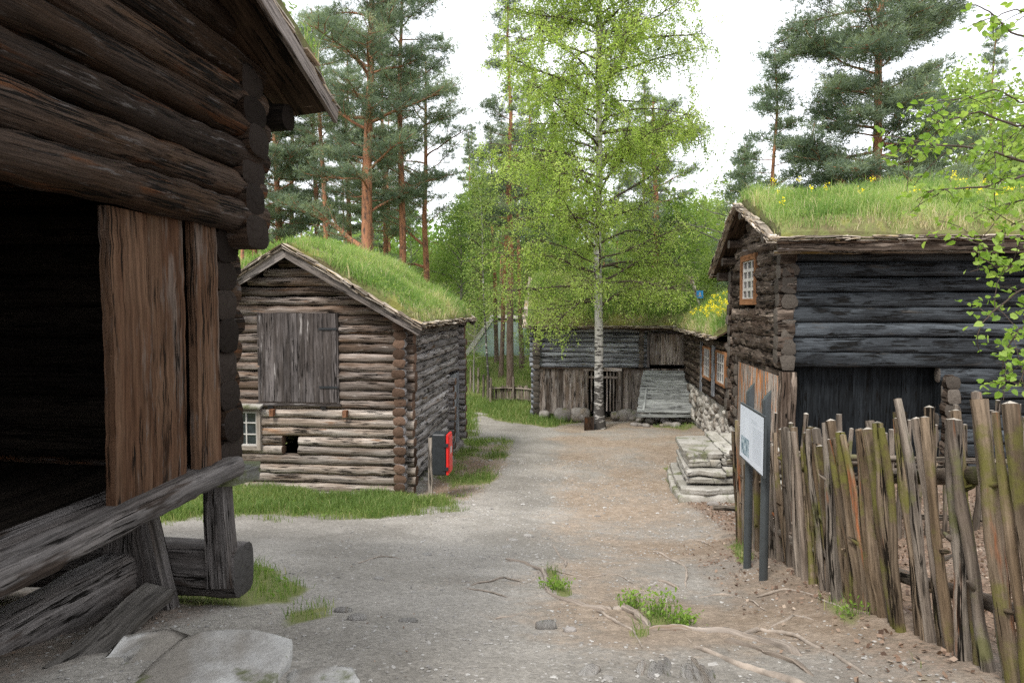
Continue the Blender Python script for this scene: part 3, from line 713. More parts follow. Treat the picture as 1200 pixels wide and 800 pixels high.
door_boards(NH, 'floor', 'x', 0, 0, .01, 0, 0, M['near_in']) if 0 else None
mb = MB()
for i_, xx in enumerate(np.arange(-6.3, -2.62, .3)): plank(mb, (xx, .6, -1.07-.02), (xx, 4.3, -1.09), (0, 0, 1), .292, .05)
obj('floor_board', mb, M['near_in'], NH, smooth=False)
mb = MB(); plank(mb, (-2.53, .5, -1.07), (-2.53, 4.3, -1.07), (0, 0, 1), .24, .07, wob=.006); obj('threshold', mb, M['sill'], NH, smooth=False)
mb = MB(); log(mb, (-2.32, .3, -1.07), (-2.31, 4.27, -1.06), .14, .23, n=18, ds=.08, sq=.62, rough=.006); obj('sill_beam', mb, [M['sill'], M['sill_end']], NH)
dr = None
for (y0, y1, zb, zt, x) in ((3.16, 3.46, -1.04, .49, -2.335), (3.465, 3.80, -1.05, .50, -2.345), (3.90, 4.16, -1.06, .51, -2.33)):
    mb = MB(); c = (y0+y1)/2; plank(mb, (x, c-.01, zb), (x, c, zt), (1, 0, 0), y1-y0-.006, .055, seg=24, wob=.006, bow=.01)
    obj('door_plank', mb, M['door'], NH, smooth=False)
for y_, z_ in ((4.9, 1.38), (.1, 1.38), (2.5, 2.2)):
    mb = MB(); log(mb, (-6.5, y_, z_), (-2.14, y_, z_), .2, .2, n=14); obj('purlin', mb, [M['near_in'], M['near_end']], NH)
turf_roof(NH, 'x', -6.9, -1.93, (2.5, rz(2.5)), (-.22, rz(-.22)), (5.2, rz(5.2)), .40, 1700, (.16, .34), 0, 3, verge=(0, 1), flake=(0, 1), barge=(.11, .03), inset=.02, gw=.007, fs=.45)
# undercroft
mb = MB(); log(mb, (-6.3, 4.40, -1.79), (-2.27, 4.36, -1.79), .34, .3, n=16, ds=.12, sq=.6, rough=.005); obj('cross_beam', mb, [M['sill'], M['sill_end']], NH)
mb = MB(); log(mb, (-2.97, .4, -1.70), (-2.97, 4.22, -1.77), .33, .24, n=14, ds=.15, sq=.45); obj('ground_beam', mb, [M['sill'], M['sill_end']], NH)
mb = MB(); log(mb, (-6.3, .9, -1.7), (-2.5, .9, -1.7), .34, .28, n=12); obj('rear_beam', mb, [M['near'], M['near_end']], NH); mb = MB(); log(mb, (-5.9, .4, -1.66), (-5.9, 4.22, -1.70), .36, .24); obj('rear_beam', mb, [M['near'], M['near_end']], NH)
mb = MB(); plank(mb, (-2.36, 4.25, -1.86), (-2.40, 4.27, -1.17), (0, -1, 0), .17, .13, .13, seg=4, wob=.004); obj('post', mb, M['sill'], NH, smooth=False)
mb = MB(); plank(mb, (-2.87, 4.13, -2.0), (-2.93, 4.13, -1.14), (0, -1, 0), .46, .13, .24, seg=4, wob=.008); obj('post', mb, M['sill'], NH, smooth=False)
for x, y in ((-2.7, 1.0), (-5.9, 1.0), (-5.9, 4.3)):
    mb = MB(); plank(mb, (x, y, -2.1 if y > 3 else -1.6), (x, y, -1.17), (0, -1, 0), .26, .22, .18); obj('post', mb, M['near'], NH, smooth=False)
mb = MB(); slab(mb, [(-2.62, 4.2), (-2.42, 4.1), (-2.24, 4.18), (-2.17, 4.4), (-2.26, 4.6), (-2.48, 4.64), (-2.66, 4.45)], -1.18, -1.10, .012, (.02, -.03)); obj('cap_stone', mb, M['capst'], NH)
TB = thing('loose_timber', 'rough grey hewn timber lying slantwise under the raised storehouse by the flat stones', 'timber', (-2.5, 3.5, -1.9))
mb = MB(); plank(mb, (-2.36, 2.8, -1.70), (-2.66, 4.0, -1.82), (.3, .1, .95), .15, .07, .17, seg=6, wob=.014, ragged=.03); obj('beam', mb, M['ramp2'], TB, smooth=False)
def stone_thing(name, label, cat, mb, mat, group=None): return tag(obj(name, mb, mat), label, cat, group)
W = lambda pts, z: [tuple(atz(a, b, z)[:2]) for a, b in pts]
mb = MB(); slab(mb, W([(208, 745), (236, 733), (300, 731), (343, 746), (340, 766), (322, 800), (270, 835), (170, 840), (142, 806), (180, 772)], -1.62), -2.15, -1.63, .010, (.02, -.03), dome=.012); stone_thing('flat_stone', 'large smooth flat grey doorstep stone at the foot of the storehouse', 'stone', mb, M['rock'])
mb = MB(); slab(mb, W([(122, 770), (150, 742), (200, 732), (222, 738), (196, 762), (165, 785), (135, 800), (118, 815)], -1.68), -2.2, -1.70, .03, (-.05, .0), dome=.03); stone_thing('rough_stone', 'rough whitish broken stone between the timber and the smooth doorstep stone', 'stone', mb, M['rock'])
mb = MB(); slab(mb, W([(338, 788), (372, 780), (412, 784), (425, 800), (415, 830), (330, 835)], -1.66), -1.9, -1.655, .012); stone_thing('flat_stone', 'low flat stone sunk in the gravel right of the doorstep stone', 'stone', mb, M['rock'])
mb = MB(); rock(mb, (-3.3, 3.9, -2.0), (.3, .25, .16), 4); stone_thing('foundation_stone', 'dark rounded stone in the gravel under the storehouse beams', 'stone', mb, M['fieldstone'])

# ================================================================== 2. gabled log house with hatch (middle)
MH = thing('log_house', 'weathered grey log house with a dark boarded hatch in its grass-roofed gable', 'log house', (-5.2, 14.7, GZ(-5.2, 14.7)))
rzm = lambda x: 1.0-.579*abs(x+5.2)
def clipm(z):
    h = (.93-z)/.579
    return None if h < .12 else (-5.2-h, -5.2+h)
WIN = (-6.58, -5.93, -2.63, -1.93); HOLE = (-5.47, -5.16, -2.69, -2.45)
mb = MB()
log_wall(mb, 'x', 12.1, -7.2, -3.2, -3.44, .95, .172, .21, (.22, .22), 0, openings=[WIN, HOLE, (-5.80, -4.44, -1.72, -.2)], clip=clipm, matf=lambda z: 0 if z < -1.85+RS.uniform(-.15, .15) else 2, n=14, ds=.2, over=1.01, rough=.011, emat=1)
obj('gable_wall', mb, [M['grey'], M['grey_end'], M['grey_up']], MH)
mb = MB()
log_wall(mb, 'y', -3.2, 12.1, 17.4, -3.44, -.2, .172, .2, (.28, .3), .5, n=12, ds=.25, over=1.0, rough=.012, matf=lambda z: 0, openings=[(16.1, 20, -4, -1.7)])
obj('side_wall', mb, [M['grey_side'], M['grey_end']], MH)
mb = MB()
log_wall(mb, 'y', -7.2, 12.1, 17.4, -3.44, -.2, .172, .2, (.28, .3), .5, ds=.5)
log_wall(mb, 'x', 17.4, -7.2, -3.2, -3.44, .95, .172, .2, (.25, .25), 0, clip=clipm, ds=.5)
log_wall(mb, 'x', 16.0, -7.1, -3.2, -3.44, -1.7, .172, .2, (0, .22), 0, ds=.5)
obj('rear_wall', mb, [M['grey_side'], M['grey_end']], MH)
door_boards(MH, 'side_cladding', 'y', -3.12, 16.15, 17.45, -3.5, -1.7, M['barn'], .2, nrm=1, seed=5)
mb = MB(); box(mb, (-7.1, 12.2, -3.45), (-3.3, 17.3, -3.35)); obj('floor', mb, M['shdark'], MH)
h_ = door_boards(MH, 'hatch', 'x', 11.985, -5.86, -4.40, -1.76, -.14, M['hatch'], .15, .035, seed=9)
mb = MB()
for yy, zz in ((-1, 0),): 
    for a in (-5.88, -4.38): box(mb, (a-.015, 11.98, -1.78), (a+.015, 12.06, -.13))
    box(mb, (-5.93, 11.975, -1.83), (-4.33, 12.05, -1.785))
obj('hatch_frame', mb, M['hatch'], MH, smooth=False)
mb = MB()
for zz in (-.42, -1.48):
    mb = MB(); plank(mb, (-4.38, 11.955, zz), (-4.72, 11.955, zz), (0, -1, 0), .035, .012); obj('hinge', mb, M['black_plastic'], h_, smooth=False)

wn = window(MH, 'x', 12.0, WIN[0], WIN[1], WIN[2]+.04, WIN[3]-.02, 3, 3, .075, -1, 'frame')
mb = MB(); plank(mb, (-6.72, 11.93, -1.83), (-5.8, 11.93, -1.84), (0, -.25, 1), .2, .035); obj('sill', mb, M['slab'], wn, smooth=False)
mb = MB()
for x in (-5.66, -4.28):
    mb = MB(); box(mb, (x, 11.9, -2.02), (x+.075, 12.02, -1.90), rnd=.9); obj('peg', mb, M['pegm'], MH, smooth=False)
mb = MB()
for x in (-5.72, -4.72):
    mb = MB(); box(mb, (x, 11.985, -1.885), (x+.10, 12.05, -1.80)); obj('notch', mb, M['shdark'], MH, smooth=False)  # solid blocks; near-black colour stands in for the shade in each notch
mb = MB()
for j, x in enumerate(np.arange(-7.3, -3.0, .42)): rock(mb, (x, 12.1, -3.58), (.24, .18, .14), j, rz=.2*j)
for j, y in enumerate(np.arange(12.5, 17.6, .45)): rock(mb, (-3.18, y, -3.62), (.17, .25, .17), j+20, rz=.3*j)
obj('foundation', mb, M['fieldstone'], MH)
turf_roof(MH, 'y', 11.68, 17.85, (-5.2, 1.0), (-7.6, rzm(-7.6)), (-2.80, rzm(-2.80)), .24, 1350, (.12, .27), 0, 5, gw=.012)

# ================================================================== 3. long barn (far)
BH = thing('turf_barn', 'long low blue-grey barn with vertical boards below and a grass roof, behind the birch', 'barn', (1.2, 27.3, GZ(1.2, 27)))
mb = MB()
log_wall(mb, 'x', 25.1, -1.7, 3.95, -2.27, -.8, .185, .2, (.15, .15), 0, n=10, ds=.4, openings=[(2.5, 3.8, -2.2, -1.0)])
log_wall(mb, 'x', 25.1, -1.65, -1.35, -4.05, -2.27, .2, .22, (.15, .0), 0, n=10)
log_wall(mb, 'y', -1.6, 25.1, 29.6, -4.05, -.85, .2, .22, (.25, .2), .5, n=8, ds=.6)
log_wall(mb, 'x', 29.6, -1.7, 4, -4.05, -.8, .25, .22, (.2, .2), 0, ds=.6)
log_wall(mb, 'y', 3.9, 25.1, 29.6, -4.05, -.85, .25, .22, (.2, .2), .5, n=8, ds=.6)
obj('log_wall', mb, [M['barn'], M['char_end']], BH)
for a_ in ((2.2, 24.98, 25.2, -2.25, -.85, .16, .18, (.12, 0), 0), (-1.6, 24.9, 25.2, -2.3, -.85, .16, .26, (.08, 0), 0), (3.95, 24.9, 25.2, -3.9, -.85, .19, .2, (.1, 0), .5)):
    mb = MB(); log_wall(mb, 'y', *a_, n=8); obj('log_ends', mb, [M['char'], M['char_end']], BH)
door_boards(BH, 'lower_boarding', 'x', 24.95, -1.58, .28, -3.95, -2.27, M['barnb'], .2, ragged=.1, seed=12)
door_boards(BH, 'lower_boarding', 'x', 24.95, 1.36, 2.3, -4.0, -2.27, M['barnb'], .2, ragged=.05, seed=14)
door_boards(BH, 'lower_boarding', 'x', 24.96, 2.3, 3.9, -4.0, -2.27, M['barnb'], .2, seed=15)
mb = MB(); plank(mb, (.1, 24.88, -2.3), (1.5, 24.88, -2.31), (0, -1, 0), .12, .06); plank(mb, (.24, 24.88, -3.9), (.24, 24.88, -2.36), (0, -1, 0), .12, .06); plank(mb, (1.42, 24.88, -3.9), (1.42, 24.88, -2.36), (0, -1, 0), .12, .06); df = obj('door_frame', mb, M['barnb'], BH, smooth=False)
mb = MB()
for x in (.42, .98, 1.10, 1.22, 1.33): plank(mb, (x, 25.0, -3.85), (x, 25.0, -2.4), (0, -1, 0), .05, .03)
plank(mb, (.3, 24.96, -2.6), (1.38, 24.96, -2.6), (0, -1, 0), .08, .03)
obj('slatted_door', mb, M['barnb'], BH, smooth=False)
h2 = door_boards(BH, 'loft_hatch', 'x', 24.93, 2.5, 3.85, -2.12, -1.02, M['hatch'] if 0 else M['barnb'], .22, seed=19)
mb = MB(); plank(mb, (2.42, 24.9, -.98), (3.9, 24.9, -.97), (0, -1, 0), .08, .05); plank(mb, (2.44, 24.9, -2.2), (2.44, 24.9, -1.02), (0, -1, 0), .08, .05); obj('hatch_frame', mb, M['hatch'], h2, smooth=False)
mb = MB(); plank(mb, (-1.7, 24.87, -2.27), (2.3, 24.87, -2.26), (0, -1, 0), .06, .04); plank(mb, (1.95, 24.62, -.83), (3.98, 24.62, -.82), (0, -1, 0), .14, .05); plank(mb, (-1.9, 24.6, -.80), (4.1, 24.6, -.79), (0, -1, 0), .07, .04)
obj('eave_board', mb, M['char'], BH, smooth=False)
mb = MB()
for j, (x, s) in enumerate(((-.6, .36), (.0, .4), (1.65, .34), (-1.3, .2), (2.0, .3), (1.3, .2))):
    mb = MB(); rock(mb, (x, 24.86, -3.98), (s, .25, s*.75), 30+j); obj('boulder_footing', mb, M['fieldstone'], BH)
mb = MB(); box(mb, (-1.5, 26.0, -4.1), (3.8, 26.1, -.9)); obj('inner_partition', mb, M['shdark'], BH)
turf_roof(BH, 'x', -1.95, 4.25, (27.4, 1.05), (24.55, -.80), (30.2, -.80), .3, 1300, (.14, .28), 0, 8, gw=.022, flake=(1, 0), barge=None, inset=.05)
RP = thing('loading_ramp', 'pale grey plank ramp leaning up to the barn loft hatch over stones', 'ramp', (3, 24, GZ(3, 24)))
mb = MB(); rsn = np.random.RandomState(3)
for j in range(17):
    t = (j+.5)/17; y = 23.35+(24.78-23.35)*t; z = -3.62+(-2.33+3.62)*t
    plank(mb, (1.93+.32*t+rsn.uniform(-.02, .02), y, z), (3.98+rsn.uniform(-.02, .02), y, z), (0, -.67, .74), .108, .035, seg=6)
obj('deck', mb, M['ramp'], RP, smooth=False)
mb = MB(); plank(mb, (2.15, 23.38, -3.56), (2.32, 24.1, -2.9), (0, -.67, .74), .07, .05); plank(mb, (3.2, 23.4, -3.70), (3.2, 24.8, -2.44), (0, -.67, .74), .12, .1); plank(mb, (2.4, 23.4, -3.70), (2.4, 24.8, -2.44), (0, -.67, .74), .12, .1)
plank(mb, (1.9, 23.33, -3.72), (4.0, 23.33, -3.71), (0, -1, 0), .1, .06)
obj('rail', mb, M['ramp'], RP, smooth=False)
mb = MB(); rsn = np.random.RandomState(6)
for j in range(34):
    x = rsn.uniform(1.8, 4.1); y = rsn.uniform(23.0, 24.6); rock(mb, (x, y, GZ(x, y)+.03+.18*max(0, y-23.4)), (rsn.uniform(.08, .24), rsn.uniform(.1, .2), rsn.uniform(.05, .12)), j, rz=rsn.rand()*3)
obj('rubble_base', mb, M['fieldstone'], RP)

# ================================================================== 4. annex with two windows and yellow flowers on its roof
AH = thing('low_annex', 'low dark annex with two white-barred windows and yellow flowers on its turf roof', 'log annex', (5.4, 21, GZ(5, 21)))
mb = MB()
AW = [(17.72, 18.88, -2.06, -1.22), (19.7, 20.85, -2.1, -1.22)]
log_wall(mb, 'y', 3.78, 17.7, 24.6, -2.62, -.95, .24, .22, (0, .1), 0, openings=AW, n=12, ds=.25, rough=.016)
log_wall(mb, 'x', 24.6, 3.9, 7.6, -2.62, -.95, .24, .22, (0, .1), .5, ds=.6); log_wall(mb, 'y', 7.6, 17.7, 24.6, -2.62, -.95, .24, .22, (0, .1), 0, ds=.6)
obj('log_wall', mb, [M['char'], M['char_end']], AH)
for (a, b, c, d) in AW:
    w_ = window(AH, 'y', 3.69, a+.04, b-.04, c+.03, d-.03, 4, 3, .06, -1, 'wframe', 'white', .045)
mb = MB(); plank(mb, (3.67, 19.3, -2.5), (3.67, 19.3, -1.1), (-1, 0, 0), .3, .04); obj('wall_board', mb, M['barn'], AH, smooth=False); mb = MB(); plank(mb, (3.665, 21.2, -2.6), (3.665, 21.2, -1.1), (-1, 0, 0), .2, .04); obj('wall_board', mb, M['barn'], AH, smooth=False)
mb = MB(); rsn = np.random.RandomState(8)
box(mb, (3.80, 17.5, -3.9), (7.6, 24.6, -2.68))
for j in range(150):
    y = rsn.uniform(17.3, 24.6); z = rsn.uniform(-3.75, -2.72); s = rsn.uniform(.1, .24); rock(mb, (3.80, y, z), (.1, s, s*.55), j, rough=.1, sq=.8)
obj('foundation', mb, M['found'], AH)
turf_roof(AH, 'y', 17.75, 24.75, (5.5, .40), (3.34, -.86), (7.8, -.86), .24, 1200, (.14, .28), 150, 12, flow_area=(17.8, 23, -.95, .05), gw=.018, flake=(1, 0), barge=None, verge=(0, 0), inset=.03)

# ================================================================== 5. big tarred house (right)
RH = thing('tarred_house', 'black tarred log house with an orange-framed gable window, behind the picket fence', 'log house', (6.5, 15.3, GZ(6, 15)))
def clipr(z):
    z = z+.05
    return (15.3-(2.1-z)/.338, 15.3+(2.1-z)/.5) if z < 1.98 else None
mb = MB()
log_wall(mb, 'x', 13.1, 3.93, 9.6, -1.13, 1.2, .275, .22, (.16, .2), 0, n=14, ds=.25, over=.985, flare=.05, sq=.6, rough=.007, wob=.014)
log_wall(mb, 'x', 13.1, 6.55, 9.6, -3.05, -1.13, .275, .22, (.05, .2), 0, n=14, ds=.25, over=.985, sq=.6)
log_wall(mb, 'x', 17.4, 3.9, 9.6, -3.05, .8, .3, .22, (.2, .2), 0, n=8, ds=.6)
log_wall(mb, 'y', 9.5, 13.1, 17.4, -3.05, 1.9, .3, .22, (.2, .2), .5, n=8, ds=.6, clip=clipr)
obj('front_wall', mb, [M['black'], M['char_end']], RH)
mb = MB()
GW = (14.95, 16.2, .06, 1.04)
log_wall(mb, 'y', 3.81, 13.1, 17.35, -1.2, 1.95, .285, .24, (.12, .12), .0, openings=[GW], clip=clipr, n=14, ds=.12, rough=.024, over=1.0, sq=.6, wob=.02)
log_wall(mb, 'y', 3.81, 16.75, 17.35, -2.95, -1.2, .26, .24, (.0, .12), .0, n=12, ds=.12, rough=.02, sq=.6)
obj('gable_wall', mb, [M['char'], M['char_end']], RH)
mb = MB()
log_wall(mb, 'x', 13.1, 3.80, 3.90, -1.2, 1.2, .26, .26, (.17, 0), .5, n=12, ds=.08, rough=.02, sq=.5)
obj('corner_log_ends', mb, [M['char'], M['char_end']], RH); mb = MB()
log_wall(mb, 'x', 17.3, 3.80, 4.02, -2.95, .75, .26, .26, (.17, 0), .5, n=12, ds=.08, rough=.02, sq=.5)
obj('corner_log_ends', mb, [M['char'], M['char_end']], RH); mb = MB()
log_wall(mb, 'y', 6.62, 12.98, 13.2, -3.0, -1.2, .24, .22, (.16, 0), .3, n=10, ds=.08, rough=.015, sq=.5)
obj('corner_log_ends', mb, [M['char'], M['char_end']], RH)
mb = MB(); plank(mb, (3.83, 13.06, -3.05), (3.83, 13.06, -1.22), (0, -1, 0), .26, .24, seg=8, wob=.01); obj('corner_post', mb, M['char'], RH, smooth=False)
mb = MB(); plank(mb, (3.85, 16.7, -2.95), (3.85, 16.7, -1.2), (-1, 0, 0), .16, .2, seg=8, wob=.008); plank(mb, (3.83, 13.2, -1.30), (3.83, 16.75, -1.28), (-1, 0, 0), .14, .16); obj('gable_door_frame', mb, M['char'], RH, smooth=False)
door_boards(RH, 'gable_door', 'y', 3.76, 13.22, 16.62, -2.9, -1.33, M['orange'], .26, .04, seed=21, nrm=-1)
door_boards(RH, 'tarred_door', 'x', 13.34, 3.94, 6.55, -3.1, -1.1, M['blackd'], .30, .04, seed=22)
mb = MB(); box(mb, (6.5, 13.02, -3.1), (6.55, 13.36, -1.12)); box(mb, (4.05, 13.0, -3.2), (6.5, 13.3, -3.05)); obj('door_jamb', mb, M['blackd'], RH, smooth=False)
w_ = window(RH, 'y', 3.71, GW[0]+.07, GW[1]-.07, GW[2]+.09, GW[3]-.05, 3, 4, .13, -1, 'wframe', 'white', .07)
for y, z in ((16.35, 1.42), (17.05, 1.05), (17.6, .72), (15.3, 1.95), (13.4, 1.3)):
    mb = MB(); log(mb, (3.42, y, z), (9.7, y, z), .2, .22, n=12, ds=.5, sq=.6); obj('purlin', mb, [M['char'], M['char_end']], RH)
mb = MB(); plank(mb, (3.44, 12.44, 1.03), (9.9, 12.44, 1.04), (0, -1, .1), .17, .05, seg=20, wob=.008); obj('eave_board', mb, M['deck'] if 0 else M['char'], RH, smooth=False)
mb = MB(); plank(mb, (3.38, 12.50, .93), (9.9, 12.52, .935), (0, -1, .6), .05, .06, seg=30, wob=.012); obj('eave_batten', mb, M['barkedge'], RH, smooth=False)
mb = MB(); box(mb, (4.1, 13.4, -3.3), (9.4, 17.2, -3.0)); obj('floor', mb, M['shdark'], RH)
turf_roof(RH, 'x', 3.36, 9.95, (15.3, 2.12), (12.4, 1.12), (18.0, .75), .34, 1050, (.16, .36), 34, 23, gw=.012, barge=None, flow_area=(3.6, 9.8, -.9, .05), inset=.14, fs=.75)

# ================================================================== 6. stone steps
ST = thing('stone_steps', 'stacked pale slab steps up to the boarded gable door of the tarred house', 'stone steps', (2.7, 13, GZ(2.7, 13)))
def stepslab(out, z0, z1, sd, **kw):
    global RS; old = RS; RS = np.random.RandomState(sd); mb = MB(); slab(mb, [(a_, b_+.1) for a_, b_ in out], z0, z1, .013, **kw); obj('slab', mb, M['slab'], ST); RS = old
rq = np.random.RandomState(17)
for k_ in range(6):
    zt = -2.63-.135*k_; fy = 12.35-.10*k_; xl = 1.95-.045*k_; xl += rq.uniform(-.08, .08); cuts = [xl]+sorted(rq.uniform(xl+.5, 3.3, 1 if k_ % 2 else 2))+[3.74]
    for a_, b_ in zip(cuts[:-1], cuts[1:]):
        g_ = .012; fj = lambda: rq.uniform(-.15, .13); by = 14.0 if a_ < 2.5 else 14.6; m_ = (a_+b_)/2
        stepslab([(a_+g_, fy+fj()), (m_-.1, fy+fj()*.6), (b_-g_, fy+fj()), (b_-g_+rq.uniform(-.04, .0), fy+.8), (b_-g_-.02, by if b_ > 2.5 else 13.9), (m_, by+fj()), (a_+g_+rq.uniform(.0, .08), by-.1), (a_+g_+rq.uniform(-.05, .03), fy+.9)], zt-rq.uniform(.10, .125)+(-.15 if k_ == 5 else 0), zt+rq.uniform(-.02, .012), 40+k_*5+int(a_*3), tilt=(rq.uniform(-.03, .03), rq.uniform(-.02, .02)))

# ================================================================== 7. information sign on two posts
SG = thing('information_sign', 'white information board on two slant-cut dark metal posts at the end of the fence', 'sign', (1.55, 6.1, GZ(1.55, 6.1)))
for y in (5.83, 6.38):
    mb = MB(); zb = GZ(1.55, y)-.1; ph = np.linspace(0, 2*PI, 17)[:-1]
    ring = np.stack([1.548+.036*np.cos(ph), y+.036*np.sin(ph)], -1); n_ = 16
    V = np.concatenate([np.column_stack([ring, np.full(16, zb)]), np.column_stack([ring, -.745+.035*np.cos(ph)*1.3])]); a = np.arange(16); b = (a+1) % 16
    mb.add(V, np.stack([a, b, b+16, a+16], -1)); mb.add(np.concatenate([V[16:], [V[16:].mean(0)]]), np.stack([a, b, np.full(16, 16)], -1))
    obj('post', mb, M['post'], SG)
mb = MB(); box(mb, (1.490, 5.66, -1.40), (1.507, 6.50, -.895)); pn = obj('panel', mb, M['post'], SG, smooth=False)
k = NT('sign_print'); u, v = uvsplit(k)
base = (.62, .66, .72)
def rect(x0, x1, y0, y1):
    f = k.math('MULTIPLY', k.math('GREATER_THAN', u, x0), k.math('LESS_THAN', u, x1)); g_ = k.math('MULTIPLY', k.math('GREATER_THAN', v, y0), k.math('LESS_THAN', v, y1)); return k.math('MULTIPLY', f, g_)
lines = k.math('LESS_THAN', k.math('FRACT', k.math('MULTIPLY', v, 34.0)), .38)
wd = k.math('GREATER_THAN', k.noise(k.vec(k.math('MULTIPLY', u, 60.0), k.math('FLOOR', k.math('MULTIPLY', v, 34.0))), 1, 1), .42)
tx = k.math('MULTIPLY', k.math('MULTIPLY', lines, wd), k.math('ADD', rect(.58, .93, .12, .72), rect(.50, .75, .77, .84)))
col = k.mix(k.math('MULTIPLY', tx, .55), base, (.2, .24, .3))
im = k.noise(k.vec(k.math('MULTIPLY', u, 9.0), k.math('MULTIPLY', v, 7.0)), 1, 5, .7)
col = k.mix(rect(.06, .42, .08, .42), col, k.mix(k.ramp(im, .4, .6), (.10, .17, .22), (.45, .53, .58)))
col = k.mix(k.math('MULTIPLY', rect(.22, .42, .42, .80), .25), col, (.75, .8, .86))
k.pbr(col, .35, None, .5); M['print'] = k.m
mb = MB(); mb.add([(1.4865, 6.485, -1.385), (1.4865, 5.675, -1.385), (1.4865, 5.675, -.91), (1.4865, 6.485, -.91)], [[0, 1, 2, 3]], [(0, 0), (1, 0), (1, 1), (0, 1)]); obj('printed_sheet', mb, M['print'], pn, smooth=False)
mb = MB()
for y in (5.83, 6.38):
    for z in (-1.05, -1.32): rock(mb, (1.52, y, z), (.02, .02, .012), 2, n=8, sq=1)
obj('bolts', mb, M['post'], pn)

# ================================================================== 8. picket fences
def picket_mesh(mb, base, top, r0, r1, seed, half=False, knots=2):
    rs = np.random.RandomState(seed); b = np.array(base, float); t = np.array(top, float); m = 15
    T = np.linspace(0, 1, m); P = b+(t-b)*T[:, None]; w = wig(m, 5, .022, rs); w2 = wig(m, 4, .014, rs); P[:, 1] += w; P[:, 0] += w2
    R = r0+(r1-r0)*T+wig(m, 9, .005, rs); 
    global RS; old = RS; RS = rs
    tube(mb, P, R, 9, 0, rs.rand(), cap=False, lump=.07)
    n_ = 9; ph = np.linspace(0, 2*PI, n_+1)[:-1]; tilt = rs.uniform(-.5, .5)
    d = unit(P[-1]-P[-2]); a = np.array([0, 1.0, 0]); N = unit(np.cross(d, a)); B = np.cross(d, N)
    rg = P[-1]+R[-1]*(N*np.cos(ph)[:, None]+B*np.sin(ph)[:, None])*.99
    mb.add(np.concatenate([rg, [P[-1]+d*R[-1]*rs.uniform(.1, .5)]]), np.stack([np.arange(n_), (np.arange(n_)+1) % n_, np.full(n_, n_)], -1), np.concatenate([np.stack([np.cos(ph), np.sin(ph)], -1)*.03, [[0, 0]]]), rs.rand(), 1)
    for q in range(rs.randint(0, knots+1)):
        tt = rs.uniform(.15, .95); c = b+(t-b)*tt; ang = rs.rand()*2*PI; dd = np.array([math.cos(ang), math.sin(ang), rs.uniform(.2, .8)])
        tube(mb, [c, c+dd*(r0+.012), c+dd*(r0+.02+rs.rand()*.02)], [.016, .013, .006], 6, 0, rs.rand())
    RS = old
FN = thing('picket_fence', 'leaning fence of round mossy split pickets running down past the sign', 'fence', (1.95, 5, GZ(1.95, 5)))
rsn = np.random.RandomState(21); y = 2.55; j = 0
while y < 8.1:
    w = rsn.uniform(.023, .038); x = 1.80+.06*sstep(4.5, 6, y)+rsn.uniform(-.04, .04); zb = GZ(x, y)-.05
    h = rsn.uniform(1.08, 1.27); lean = rsn.uniform(.22, .38) if y < 7 else rsn.uniform(-.02, .2)
    if y > 7.3: h = rsn.uniform(1.2, 1.5)
    mb = MB(); mat = 'picket' if rsn.rand() < .6 else 'picket2'
    picket_mesh(mb, (x+.02, y, zb), (x+rsn.uniform(-.045, .045), y+lean, zb+h), w*1.05, w*rsn.uniform(.7, 1.05), 300+j)
    obj('picket', mb, [M[mat], M['picket_end']], FN); y += w*2*rsn.uniform(.95, 1.15)+rsn.uniform(.0, .05)*(1 if y < 4.6 else .25); j += 1
for (za, zb_, x, r) in ((.86, .88, 1.91, .045), (.26, .30, 1.91, .04)):
    mb = MB(); Yv = np.linspace(2.3, 8.3, 16); P = np.stack([np.full(16, x)+wig(16, 6, .015, rsn), Yv, [GZ(2.0, q)+za for q in Yv]], -1)
    tube(mb, P, r*np.ones(16), 9, 0, .4, lump=.06); obj('rail', mb, [M['picket2']], FN)
BF = thing('pen_fence', 'second picket fence crossing level behind the leaning one, before the black door', 'fence', (4, 8.2, GZ(4, 8.2)))
x = 1.95; j = 0
for i_ in range(44):
    w = rsn.uniform(.026, .04); zb = GZ(x, 8.2)-.05; h = rsn.uniform(1.25, 1.6)
    mb = MB(); picket_mesh(mb, (x, 8.2, zb), (x+rsn.uniform(-.04, .06), 8.2+rsn.uniform(-.04, .04), zb+h), w*1.05, w*.8, 500+i_, knots=1)
    obj('picket', mb, [M['picket2'], M['picket_end']], BF); x += rsn.uniform(.09, .17)
for zz, r in ((-1.72, .035), (-1.83, .03), (-2.42, .035)):
    mb = MB(); Xv = np.linspace(1.6 if zz < -2 else 1.75, x+.1, 14); P = np.stack([Xv, np.full(14, 8.13 if zz > -1.8 else 8.28)+wig(14, 5, .02, rsn), np.full(14, zz)+wig(14, 5, .02, rsn)-.01*Xv], -1)
    tube(mb, P, r*np.ones(14), 8, 0, .4, lump=.06); obj('rail', mb, [M['picket2'], M['picket_end']], BF)

